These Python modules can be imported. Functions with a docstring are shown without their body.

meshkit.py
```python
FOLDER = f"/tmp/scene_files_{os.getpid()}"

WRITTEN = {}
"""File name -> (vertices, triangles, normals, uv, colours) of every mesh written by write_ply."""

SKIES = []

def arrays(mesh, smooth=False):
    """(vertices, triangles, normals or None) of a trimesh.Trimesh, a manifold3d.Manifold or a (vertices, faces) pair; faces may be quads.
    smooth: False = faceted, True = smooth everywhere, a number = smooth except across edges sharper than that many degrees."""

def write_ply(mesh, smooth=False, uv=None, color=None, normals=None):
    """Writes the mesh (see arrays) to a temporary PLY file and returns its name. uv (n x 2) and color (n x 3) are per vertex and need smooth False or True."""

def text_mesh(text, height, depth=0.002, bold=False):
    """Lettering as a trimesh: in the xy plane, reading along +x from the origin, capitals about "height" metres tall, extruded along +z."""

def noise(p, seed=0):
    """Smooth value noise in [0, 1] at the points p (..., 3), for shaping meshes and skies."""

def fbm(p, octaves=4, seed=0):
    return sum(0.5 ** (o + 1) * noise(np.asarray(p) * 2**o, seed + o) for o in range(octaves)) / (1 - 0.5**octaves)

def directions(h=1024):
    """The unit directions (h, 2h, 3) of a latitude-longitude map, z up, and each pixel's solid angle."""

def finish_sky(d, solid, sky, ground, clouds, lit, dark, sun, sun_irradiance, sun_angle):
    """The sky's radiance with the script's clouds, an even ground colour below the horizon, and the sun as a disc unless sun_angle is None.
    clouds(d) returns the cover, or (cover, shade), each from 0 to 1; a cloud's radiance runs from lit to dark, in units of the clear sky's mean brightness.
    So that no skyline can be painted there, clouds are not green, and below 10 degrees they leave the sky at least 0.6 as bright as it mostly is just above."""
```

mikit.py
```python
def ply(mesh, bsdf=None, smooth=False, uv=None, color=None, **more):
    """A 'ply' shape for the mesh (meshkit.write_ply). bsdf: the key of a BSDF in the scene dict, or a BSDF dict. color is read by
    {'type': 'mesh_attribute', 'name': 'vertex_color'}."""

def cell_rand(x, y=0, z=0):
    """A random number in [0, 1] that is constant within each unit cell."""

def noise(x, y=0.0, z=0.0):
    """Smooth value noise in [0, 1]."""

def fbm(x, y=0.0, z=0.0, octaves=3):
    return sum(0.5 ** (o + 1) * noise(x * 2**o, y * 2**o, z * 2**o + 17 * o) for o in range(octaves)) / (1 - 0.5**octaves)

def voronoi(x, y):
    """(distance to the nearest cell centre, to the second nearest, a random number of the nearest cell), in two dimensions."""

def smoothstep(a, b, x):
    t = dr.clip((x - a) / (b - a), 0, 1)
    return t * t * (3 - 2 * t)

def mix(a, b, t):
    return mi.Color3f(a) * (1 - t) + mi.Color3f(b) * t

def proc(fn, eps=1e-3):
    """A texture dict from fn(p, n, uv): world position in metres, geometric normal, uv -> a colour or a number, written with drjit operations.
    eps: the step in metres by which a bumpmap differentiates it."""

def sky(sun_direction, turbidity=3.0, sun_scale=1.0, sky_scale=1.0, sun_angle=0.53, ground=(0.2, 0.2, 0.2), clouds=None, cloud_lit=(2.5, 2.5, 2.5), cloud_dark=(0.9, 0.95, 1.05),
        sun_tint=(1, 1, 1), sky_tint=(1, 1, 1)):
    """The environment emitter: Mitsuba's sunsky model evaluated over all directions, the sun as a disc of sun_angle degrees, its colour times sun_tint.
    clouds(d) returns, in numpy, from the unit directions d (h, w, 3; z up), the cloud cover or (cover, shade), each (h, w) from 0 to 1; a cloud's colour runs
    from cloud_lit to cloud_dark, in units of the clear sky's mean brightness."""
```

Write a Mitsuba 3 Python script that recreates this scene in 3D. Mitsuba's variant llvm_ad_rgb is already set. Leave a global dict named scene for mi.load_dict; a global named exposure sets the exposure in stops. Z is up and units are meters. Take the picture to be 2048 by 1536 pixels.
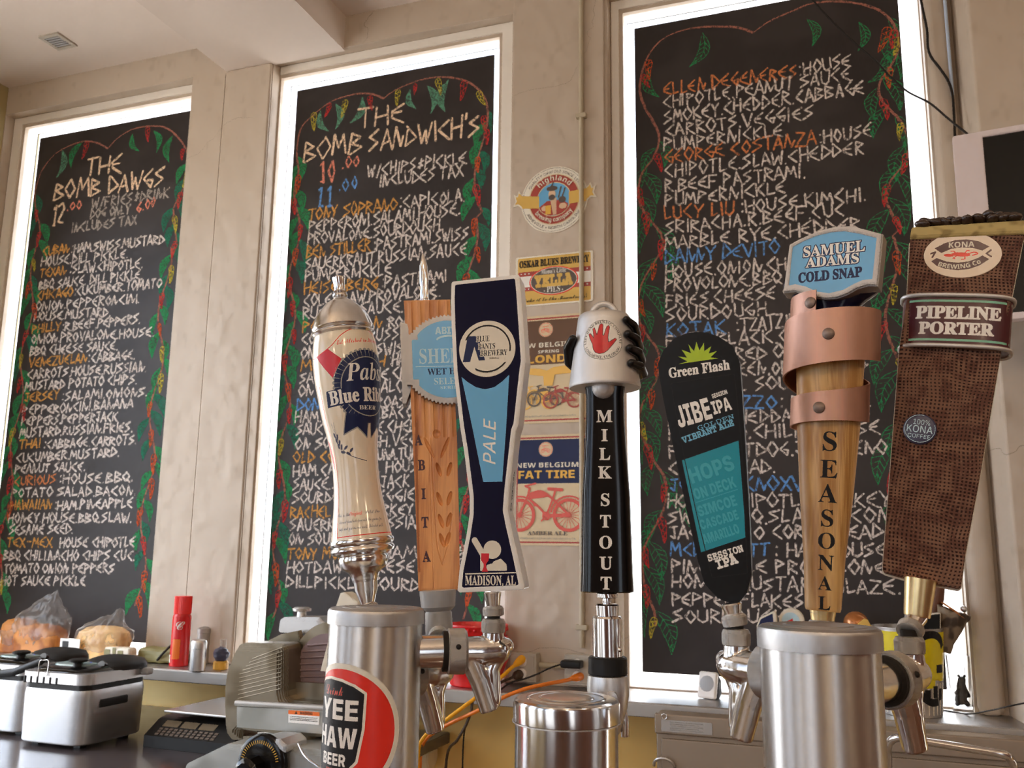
import math, random, glob
import numpy as np, trimesh, manifold3d as m3, shapely
from shapely import affinity
from shapely.geometry import Polygon, MultiPolygon, LineString, Point, box as rect
from shapely.ops import unary_union
from PIL import Image, ImageDraw, ImageFont
import drjit as dr, mitsuba as mi, mikit, meshkit
T = mi.ScalarTransform4f
rng = random.Random(7)

# ---------------------------------------------------------------- camera, sky, lamps, exposure
EYE = np.array([0, 0, 1.45])
FWD, UP = np.array([-0.33574, 0.92438, 0.18112]), np.array([0.04962, -0.17466, 0.98338])
exposure = 0.95
scene = {'type': 'scene'}
labels = {}
scene['camera'] = {'type': 'thinlens', 'fov': 59.27, 'fov_axis': 'x', 'near_clip': 0.05, 'far_clip': 200.0, 'aperture_radius': 0.0007, 'focus_distance': 0.85,
                   'to_world': T().look_at(origin=EYE.tolist(), target=(EYE + FWD).tolist(), up=UP.tolist())}


def cloud_cover(d):
    n = meshkit.fbm(d * [2.2, 2.2, 4.0], 4, 3)
    return np.clip((n - 0.22) / 0.3, 0, 1), np.clip((n - 0.45) * 1.6, 0, 0.7)


scene['sky'] = mikit.sky([-0.12, 0.05, 1.0], turbidity=4.0, sun_scale=4.0, sky_scale=20.0, ground=(0.5, 0.49, 0.47), clouds=cloud_cover,
                         cloud_lit=(1.5, 1.5, 1.5), cloud_dark=(0.95, 1.0, 1.08))
LAMP_GLOW = (26.0, 20.0, 13.5)       # warm ceiling globes

# ---------------------------------------------------------------- entries of the scene
used = set()


def numbered(k):
    n, i = k, 0
    while n in used:
        i += 1
        n = f'{k}_{i:03d}'
    used.add(n)
    return n


def put(k, label=None, cat=None, group=None, kind=None):
    d = {a: b for a, b in dict(label=label, category=cat, group=group, kind=kind).items() if b}
    if d:
        labels.setdefault(k, {}).update(d)


def thing(name, label, cat, group=None):
    """A thing whose parts follow under its key."""
    k = numbered(name)
    put(k, label, cat, group)
    return k


def moved(mesh, M):
    m = mesh.copy()
    m.apply_transform(M)
    return m


def obj(name, mesh, mat, parent=None, M=None, smooth=35, label=None, cat=None, group=None, kind=None, uv=None, **more):
    k = numbered(f'{parent}__{name}' if parent else name)
    if hasattr(mesh, 'to_mesh'):
        m = mesh.to_mesh()
        mesh = trimesh.Trimesh(m.vert_properties[:, :3], m.tri_verts, process=False)
    if M is not None:
        mesh = moved(mesh, M)
    scene[k] = mikit.ply(mesh, mat, smooth=smooth, uv=uv, **more)
    put(k, label, cat, group, kind)
    return k


# ---------------------------------------------------------------- shapes
def cat_(*ms):
    ms = [m for x in ms for m in (x if isinstance(x, (list, tuple)) else [x])]
    return trimesh.util.concatenate(ms)


def tm(man):
    m = man.to_mesh()
    return trimesh.Trimesh(m.vert_properties[:, :3], m.tri_verts, process=False)


def man(mesh):
    mesh = mesh.copy()
    mesh.merge_vertices()
    return m3.Manifold(m3.Mesh(np.asarray(mesh.vertices, np.float32), np.asarray(mesh.faces, np.uint32)))


def box(x0, x1, y0, y1, z0, z1, r=0.0, seg=2):
    """A box from corner to corner; r rounds its edges."""
    if r <= 0:
        b = trimesh.creation.box((x1 - x0, y1 - y0, z1 - z0))
        b.apply_translation(((x0 + x1) / 2, (y0 + y1) / 2, (z0 + z1) / 2))
        return b
    r = min(r, (x1 - x0) / 2.01, (y1 - y0) / 2.01, (z1 - z0) / 2.01)
    s = m3.Manifold.sphere(r, 4 * seg)
    return tm(m3.Manifold.batch_hull([s.translate((x, y, z)) for x in (x0 + r, x1 - r) for y in (y0 + r, y1 - r) for z in (z0 + r, z1 - r)]))


def lathe(profile, n=64, sx=1.0, sy=1.0):
    """(r, z) pairs from bottom to top, turned about z and closed."""
    p = [(max(r, 0.0), z) for r, z in profile]
    if p[0][0] > 1e-9:
        p = [(0.0, p[0][1])] + p
    if p[-1][0] > 1e-9:
        p = p + [(0.0, p[-1][1])]
    m = trimesh.creation.revolve(np.array(p), sections=n)
    m.vertices[:, 0] *= sx
    m.vertices[:, 1] *= sy
    return m


def curve(pts, n=60):
    """A smooth polyline through the points (Catmull-Rom)."""
    p = np.asarray(pts, float)
    p = np.vstack([2 * p[0] - p[1], p, 2 * p[-1] - p[-2]])
    out = []
    per = max(2, n // (len(p) - 3))
    for i in range(1, len(p) - 2):
        t = np.linspace(0, 1, per, endpoint=False)[:, None]
        a, b, c, d = p[i - 1], p[i], p[i + 1], p[i + 2]
        out.append(0.5 * (2 * b + (c - a) * t + (2 * a - 5 * b + 4 * c - d) * t ** 2 + (3 * b - a - 3 * c + d) * t ** 3))
    return np.vstack(out + [p[-2][None]])


def tube(pts, r, sides=12):
    """A closed tube along the polyline; r is one radius or one per point."""
    p = np.asarray(pts, float)
    n = len(p)
    r = np.broadcast_to(np.asarray(r, float), (n,))
    t = np.gradient(p, axis=0)
    t /= np.linalg.norm(t, axis=1, keepdims=True) + 1e-12
    a = np.cross(t[0], [0.31, 0.2, 0.93])
    a /= np.linalg.norm(a)
    A = []
    for k in range(n):
        a = a - t[k] * (a @ t[k])
        a /= np.linalg.norm(a) + 1e-12
        A.append(a)
    A = np.array(A)
    B = np.cross(t, A)
    ang = np.arange(sides) * 2 * np.pi / sides
    v = (p[:, None] + r[:, None, None] * (np.cos(ang)[None, :, None] * A[:, None] + np.sin(ang)[None, :, None] * B[:, None])).reshape(-1, 3)
    i, j = np.meshgrid(np.arange(n - 1), np.arange(sides), indexing='ij')
    q = np.stack([i * sides + j, i * sides + (j + 1) % sides, (i + 1) * sides + (j + 1) % sides, (i + 1) * sides + j], -1).reshape(-1, 4)
    f = np.vstack([q[:, [0, 1, 2]], q[:, [0, 2, 3]]])
    k = np.arange(sides)
    c0, c1 = len(v), len(v) + 1
    f = np.vstack([f, np.stack([np.full(sides, c0), (k + 1) % sides, k], 1), np.stack([np.full(sides, c1), (n - 1) * sides + k, (n - 1) * sides + (k + 1) % sides], 1)])
    return trimesh.Trimesh(np.vstack([v, p[:1], p[-1:]]), f, process=False)


def chain(pts, radii, refine=0.0, n=16):
    """Hulls of the spheres along the points, joined: a tapering limb."""
    s = [m3.Manifold.sphere(r, n).translate(tuple(map(float, p))) for p, r in zip(pts, radii)]
    return m3.Manifold.batch_boolean([m3.Manifold.batch_hull([a, b]) for a, b in zip(s, s[1:])] or s, m3.OpType.Add)


def smoothed(manifold, edge, steps=8):
    m = tm(manifold.refine_to_length(edge))
    m.merge_vertices()
    return trimesh.smoothing.filter_taubin(m, lamb=0.5, nu=0.52, iterations=steps)


def polys(g):
    return [p for p in getattr(g, 'geoms', [g]) if p.geom_type == 'Polygon' and p.area > 0]


def slab(geom, y0, y1, bevel=0.0):
    """The outline geom in (x, z), as a solid from y0 to y1, front edges chamfered by bevel."""
    out = []
    for p in polys(geom):
        if bevel > 0:
            cs = m3.CrossSection([np.array(p.exterior.coords)[:-1]] + [np.array(h.coords)[:-1] for h in p.interiors], m3.FillRule.EvenOdd)
            lo = cs.offset(-bevel, m3.JoinType.Round)
            # three steps of a rounded edge at the front
            parts = [cs.extrude(abs(y1 - y0) - bevel)]
            for a, b, ha, hb in ((0, .3, 0, .55), (.3, 1, .55, 1)):
                bot = cs.offset(-bevel * a, m3.JoinType.Round).extrude(1e-5).translate((0, 0, abs(y1 - y0) - bevel + ha * bevel))
                top = cs.offset(-bevel * b, m3.JoinType.Round).extrude(1e-5).translate((0, 0, abs(y1 - y0) - bevel + hb * bevel))
                parts.append(layered(cs, bevel * a, bevel * b, abs(y1 - y0) - bevel + ha * bevel, (hb - ha) * bevel))
            m = tm(m3.Manifold.batch_boolean(parts, m3.OpType.Add))
        else:
            m = trimesh.creation.extrude_polygon(p, abs(y1 - y0), engine='earcut')
        v = m.vertices.copy()
        m.vertices = np.stack([v[:, 0], max(y0, y1) - v[:, 2], v[:, 1]], 1)     # extrusion runs towards -y, the front
        out.append(m)
    return cat_(out)


def layered(cs, a, b, z, h, n=3):
    ms = []
    for k in range(n):
        ms.append(cs.offset(-(a + (b - a) * (k + 0.5) / n), m3.JoinType.Round).extrude(h * (k + 1) / n).translate((0, 0, z)))
    return m3.Manifold.batch_boolean(ms, m3.OpType.Add)


def rounded(geom, r):
    return geom.buffer(-r).buffer(r, quad_segs=6) if r > 0 else geom


def spun(pts, closed=True):
    return Polygon(pts)


def frame(base, top, length, yaw=0.0, lean=0.0):
    """Matrix of an upright thing: origin at base, z towards top, front (-y) towards the room's bar side; `length` units of its own make the distance base-top."""
    b, t = np.array(base, float), np.array(top, float)
    z = t - b
    s = np.linalg.norm(z) / length
    z /= np.linalg.norm(z)
    y = b - EYE
    y[2] = 0
    y -= z * (y @ z)
    y /= np.linalg.norm(y)
    x = np.cross(y, z)
    c, q = math.cos(yaw), math.sin(yaw)
    x, y = c * x + q * y, -q * x + c * y
    M = np.eye(4)
    M[:3, 0], M[:3, 1], M[:3, 2], M[:3, 3] = x * s, y * s, z * s, b
    return M


def at(x, y, z, rz=0.0, s=1.0):
    M = np.eye(4)
    c, q = math.cos(rz), math.sin(rz)
    M[:3, :3] = np.array([[c, -q, 0], [q, c, 0], [0, 0, 1]]) * s
    M[:3, 3] = (x, y, z)
    return M


# ---------------------------------------------------------------- lettering and printed shapes
FONTS = glob.glob('/opt/blender-*/*/datafiles/fonts/')[0]
_fonts, _glyphs = {}, {}
STYLES = {'serif': (0x1D400, 0x1D41A), 'script': (0x1D4D0, 0x1D4EA), 'italic': (0x1D468, 0x1D482), 'sans': (0x1D5D4, 0x1D5EE), 'slab': (0x1D670, 0x1D68A), 'heavy': None, 'plain': None}


def font(style):
    if style not in _fonts:
        if style in ('heavy', 'plain'):
            f = ImageFont.truetype(FONTS + 'Inter.woff2', 110)
            f.set_variation_by_axes([14, 850 if style == 'heavy' else 500])
        else:
            f = ImageFont.truetype(FONTS + 'NotoSansMath-Regular.woff2', 110)
        _fonts[style] = f
    return _fonts[style]


def glyph(c, style):
    """(outline with capitals 1 high, advance)"""
    if (c, style) not in _glyphs:
        f, s = font(style), STYLES[style]
        d = c
        if s and 'A' <= c <= 'Z':
            d = chr(s[0] + ord(c) - 65)
        if s and 'a' <= c <= 'z':
            d = chr(s[1] + ord(c) - 97)
        if s and '0' <= c <= '9' and style in ('serif', 'sans'):
            d = chr({'serif': 0x1D7CE, 'sans': 0x1D7EC}[style] + ord(c) - 48)
        ref = chr(s[0] + 7) if s else 'H'
        cap = -f.getbbox(ref, anchor='ls')[1]
        x0, y0, x1, y1 = f.getbbox(d, anchor='ls')
        adv = f.getlength(d)
        shape = Polygon()
        if x1 > x0 and y1 > y0:
            im = Image.new('L', (x1 - x0 + 8, y1 - y0 + 8))
            ImageDraw.Draw(im).text((4 - x0, 4 - y0), d, 255, f, anchor='ls')
            on = np.pad(np.asarray(im) > 127, ((0, 0), (1, 1))).astype(np.int8)
            rows, a = np.nonzero(np.diff(on, axis=1) == 1)
            b = np.nonzero(np.diff(on, axis=1) == -1)[1]
            if len(a):
                shape = unary_union([rect(q, -r - 1, e, -r) for q, r, e in zip(a, rows, b)]).buffer(0.7).buffer(-0.7).simplify(0.8)
                shape = affinity.affine_transform(shape, [1 / cap, 0, 0, 1 / cap, -(4 - x0) / cap, (4 - y0) / cap])
        _glyphs[c, style] = shape, adv / cap
    return _glyphs[c, style]


def words(text, h, style='sans', width=None, x=0.0, z=0.0, track=0.0, align='c', rot=0.0, stretch=1.0, bold=0.0, slant=0.0):
    """Lettering in the plane (x, z), capitals h high; `width` squeezes or stretches it to that length; align c/l at x; the baseline at z."""
    out, pen = [], 0.0
    for c in text:
        g, a = glyph(c, style)
        if not g.is_empty:
            out.append(affinity.translate(g, pen, 0))
        pen += a + track
    g = unary_union(out)
    if bold:
        g = g.buffer(bold)
    if slant:
        g = affinity.affine_transform(g, [1, slant, 0, 1, 0, 0])
    x0, _, x1, _ = g.bounds
    kx = (width / (x1 - x0)) if width else h * stretch
    g = affinity.affine_transform(g, [kx, 0, 0, h, -kx * ((x0 + x1) / 2 if align == 'c' else x0), 0])
    if rot:
        g = affinity.rotate(g, rot, origin=(0, 0))
    return affinity.translate(g, x, z)


def arc_words(text, h, style, cx, cz, r, mid, span=None, inside=False, stretch=1.0, track=0.0):
    """Lettering on a circle: mid is the middle's angle in degrees (90 = top); inside=True reads along the bottom."""
    gl = [glyph(c, style) for c in text]
    adv = np.array([(a + track) * h * stretch for _, a in gl])
    tot = adv.sum()
    k = 1.0 if span is None else math.radians(span) * r / tot
    pen, out = -tot / 2 * k, []
    for (g, a), w in zip(gl, adv):
        if not g.is_empty:
            th = (pen + w * k / 2) / r
            gg = affinity.affine_transform(g, [h * stretch * min(k, 1.15), 0, 0, h, -w / 2, 0])
            if not inside:
                ang = math.radians(mid) - th
                gg = affinity.rotate(gg, math.degrees(ang) - 90, origin=(0, 0))
                gg = affinity.translate(gg, cx + r * math.cos(ang), cz + r * math.sin(ang))
            else:
                ang = math.radians(mid) + th
                gg = affinity.rotate(gg, math.degrees(ang) + 90, origin=(0, 0))
                gg = affinity.translate(gg, cx + (r) * math.cos(ang), cz + (r) * math.sin(ang))
            out.append(gg)
        pen += w * k
    return unary_union(out)


def disc(x, z, r, n=24):
    return Point(x, z).buffer(r, quad_segs=n)


def oval(x, z, a, b, n=20):
    return affinity.scale(Point(x, z).buffer(1, quad_segs=n), a, b, origin=(x, z))


def ring(x, z, r0, r1):
    return disc(x, z, r1).difference(disc(x, z, r0))


def line(pts, w, cap=1):
    return LineString(pts).buffer(w / 2, cap_style=cap, quad_segs=4)


def arc(cx, cz, r, a0, a1, n=24, b=None):
    t = np.radians(np.linspace(a0, a1, n))
    return [(cx + r * math.cos(q), cz + (b or r) * math.sin(q)) for q in t]


def print_mesh(geom, surf, step=None):
    """Printed ink: the flat shape geom (u, v) laid on the surface surf(u, v) -> points."""
    ms = []
    for p in polys(geom):
        v, f = trimesh.creation.triangulate_polygon(p, engine='earcut')
        if len(f) == 0:
            continue
        if step:
            v3, f = trimesh.remesh.subdivide_to_size(np.c_[v, np.zeros(len(v))], f, step, max_iter=12)
            v = v3[:, :2]
        ms.append(trimesh.Trimesh(np.asarray(surf(v[:, 0], v[:, 1])), f, process=False))
    m = cat_(ms)
    n = m.face_normals.mean(0)
    return m


def ink(name, geom, mat, parent, M=None, surf=None, y=0.0, step=None, label=None, **kw):
    """A printed layer as a part; by default on the flat front at depth y."""
    surf = surf or (lambda u, v: np.stack([u, np.full_like(u, y), v], 1))
    return obj(name, print_mesh(geom, surf, step), mat, parent, M, smooth=True if step else False, label=label, **kw)

# ---------------------------------------------------------------- materials
def lin(c):
    c = np.asarray(c, float) / 255
    return np.where(c < 0.04045, c / 12.92, ((c + 0.055) / 1.055) ** 2.4).tolist()


def rgb(c):
    return {'type': 'rgb', 'value': lin(c)}


def two(b):
    return {'type': 'twosided', 'bsdf': b}


def mat(name, c, rough=0.5, metal=0.0, spec=0.5, coat=0.0, tex=None, bump=None, bump_scale=0.001, **more):
    b = {'type': 'principled', 'base_color': mikit.proc(tex) if tex else rgb(c), 'roughness': rough, 'metallic': metal, 'specular': spec, **more}
    if coat:
        b.update(clearcoat=coat, clearcoat_gloss=0.93)
    if bump:
        b = {'type': 'bumpmap', 'arbitrary': mikit.proc(bump, eps=5e-4), 'scale': bump_scale, 'bsdf': b}
    scene[name] = two(b)
    return name


def C3(c):
    return mi.Color3f(*lin(c))


def noise2(x, y):
    """Smooth value noise in two dimensions."""
    i, j = dr.floor(x), dr.floor(y)
    a, b = x - i, y - j
    a, b = a * a * (3 - 2 * a), b * b * (3 - 2 * b)
    u, v = mi.UInt32(mi.Int32(i) + 100000), mi.UInt32(mi.Int32(j) + 100000)

    def h(p, q):
        k = (u + p) * 374761393 + (v + q) * 668265263
        k = (k ^ (k >> 13)) * 1274126177
        return mi.Float((k ^ (k >> 16)) & 0xFFFF) / 65535.0
    return dr.lerp(dr.lerp(h(0, 0), h(1, 0), a), dr.lerp(h(0, 1), h(1, 1), a), b)


def fbm2(x, y, octaves=2):
    return sum(0.5 ** (o + 1) * noise2(x * 2 ** o + 13.7 * o, y * 2 ** o) for o in range(octaves)) / (1 - 0.5 ** octaves)


def speckle(base, dark, fx, lo=0.45, hi=0.75, octaves=2, fz=None):
    a, b = C3(base), C3(dark)

    def fn(p, n, uv):
        return mikit.mix(a, b, mikit.smoothstep(lo, hi, fbm2(p.x * fx + p.y * fx * 0.7, p.z * (fz or fx) + p.y * fx * 0.5, octaves)))
    return fn


def wall_tex(p, n, uv):
    u = p.x + p.y * 0.8
    big = fbm2(u * 3.1, p.z * 1.4 + 5, 2)
    small = fbm2(u * 40, p.z * 26, 2)
    c = mikit.mix(C3((192, 178, 162)), C3((184, 169, 152)), mikit.smoothstep(0.2, 0.8, big))
    c = mikit.mix(c, C3((150, 134, 112)), mikit.smoothstep(0.62, 0.95, small) * 0.22)
    # hairline cracks in the plaster
    k = dr.abs(fbm2(u * 2.6 + small * 0.10, p.z * 1.9 + 11, 2) - 0.5)
    crack = (1 - mikit.smoothstep(0.0004, 0.0014, k)) * mikit.smoothstep(0.52, 0.60, big)
    return mikit.mix(c, C3((122, 106, 86)), crack * 0.55)


def wall_bump(p, n, uv):
    return fbm2((p.x + p.y) * 22, p.z * 22, 2)


mat('m_wall', 0, 0.55, spec=0.3, tex=wall_tex, bump=wall_bump, bump_scale=0.006)
mat('m_ceiling', 0, 0.7, spec=0.2, tex=speckle((212, 200, 190), (202, 189, 178), 2.2))
mat('m_side_wall', 0, 0.6, spec=0.25, tex=speckle((176, 160, 116), (156, 140, 98), 4.0))
mat('m_tan', 0, 0.5, spec=0.3, tex=speckle((236, 200, 124), (226, 188, 112), 3.0))
mat('m_frame', (226, 220, 210), 0.4, spec=0.4)
mat('m_reveal', (246, 246, 246), 0.35)
mat('m_counter', 0, 0.16, metal=0.0, spec=0.9, tex=speckle((64, 58, 60), (50, 45, 47), 14.0))
mat('m_floor', (160, 144, 126), 0.45)
mat('m_room_wood', (92, 55, 34), 0.4)
scene['m_pane'] = {'type': 'thindielectric', 'int_ior': 1.5}
scene['m_dimming_pane'] = {'type': 'thindielectric', 'int_ior': 1.5, 'specular_transmittance': {'type': 'rgb', 'value': [.55, .56, .58]}}  # tint added to dim the daylight through the unseen room windows


def board_tex(p, n, uv):
    dust = fbm2(p.x * 5, p.z * 7, 3)
    weave = noise2(p.x * 900, p.z * 120)
    c = mikit.mix(C3((40, 34, 33)), C3((50, 44, 43)), mikit.smoothstep(0.42, 0.7, dust))
    return mikit.mix(c, C3((58, 52, 50)), weave * 0.16)


mat('m_board', 0, 0.55, spec=0.35, tex=board_tex)


def chalk(name, c, cover=0.30):
    on, off = C3(c), C3((58, 52, 50))

    def fn(p, n, uv):
        g = fbm2(p.x * 300, p.z * 260, 2) * 0.7 + noise2(p.x * 900, p.z * 800) * 0.3
        return mikit.mix(off, on, mikit.smoothstep(cover, cover + 0.24, g))
    return mat(name, 0, 0.9, spec=0.1, tex=fn)


for k_, c_ in dict(w=(212, 200, 192), d=(166, 156, 148), p=(232, 202, 172), o=(202, 146, 78), r=(204, 126, 80), s=(222, 138, 116), b=(98, 148, 206)).items():
    chalk('m_chalk_' + k_, c_, 0.27)
for k_, c_ in dict(vine=(158, 104, 90), green=(44, 132, 82), pale_green=(92, 146, 120), teal=(40, 112, 88), red=(186, 52, 52), orange=(196, 82, 44), yellow=(186, 170, 62)).items():
    chalk('m_chalk_' + k_, c_, 0.29)

# metals
def conductor(name, au, av, eta=None, tint=(1, 1, 1), material='none'):
    scene[name] = two({'type': 'roughconductor', 'material': material, 'distribution': 'ggx', 'alpha_u': au, 'alpha_v': av, 'specular_reflectance': {'type': 'rgb', 'value': list(tint)}})
    return name


conductor('m_chrome', 0.022, 0.022, tint=(.80, .795, .785))
conductor('m_chrome_soft', 0.16, 0.16, tint=(.70, .69, .67))
conductor('m_brushed', 0.07, 0.30, tint=(.66, .64, .615))
conductor('m_brushed_cap', 0.20, 0.20, tint=(.54, .525, .51))
conductor('m_steel', 0.15, 0.15, tint=(.60, .585, .57))
conductor('m_steel_dull', 0.34, 0.34, tint=(.50, .475, .44))
conductor('m_brass', 0.12, 0.12, tint=(.86, .66, .34))
conductor('m_copper', 0.24, 0.24, tint=(.54, .31, .235))
conductor('m_plaque_frame', 0.16, 0.16, tint=(.36, .34, .33))
conductor('m_rivet', 0.35, 0.35, tint=(.30, .23, .2))
conductor('m_silver_paint', 0.34, 0.34, tint=(.72, .71, .70))


def knurl(p, n, uv):
    s = 1500.0
    return dr.abs(dr.sin(uv.x * 300 + uv.y * 60)) * dr.abs(dr.sin(uv.x * 300 - uv.y * 60))


scene['m_knurl'] = two({'type': 'bumpmap', 'arbitrary': mikit.proc(lambda p, n, uv: dr.abs(dr.sin((p.x + p.z) * 2600)) * dr.abs(dr.sin((p.z - p.x + p.y) * 2600)), eps=1e-4), 'scale': 0.0004,
                        'bsdf': {'type': 'roughconductor', 'material': 'none', 'alpha': 0.2, 'specular_reflectance': {'type': 'rgb', 'value': [.68, .66, .62]}}})

# paints, plastics, prints
conductor('m_steel_soft', 0.17, 0.17, tint=(.56, .55, .55))
conductor('m_steel_warm', 0.42, 0.42, tint=(.44, .355, .27))
mat('m_slicer', 0, 0.34, metal=0.9, tex=speckle((150, 140, 122), (122, 110, 90), 20.0))
mat('m_slicer_plate', 0, 0.42, metal=0.6, tex=speckle((176, 176, 170), (150, 150, 142), 16.0))
mat('m_bark', 0, 0.7, tex=speckle((120, 104, 84), (62, 48, 36), 70.0))
mat('m_window_glass', (120, 140, 138), 0.08, coat=0.5)
mat('m_pilot', (40, 40, 220), 0.2)
mat('m_display', (116, 104, 86), 0.2)
mat('m_key', (96, 84, 74), 0.5)
mat('m_red_cap', (230, 40, 32), 0.35)
mat('m_conduit', (170, 158, 134), 0.5)
mat('m_pale_pipe', (176, 192, 214), 0.4)
mat('m_copper_paint', (176, 110, 58), 0.2, metal=0.4, coat=0.4)
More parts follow.
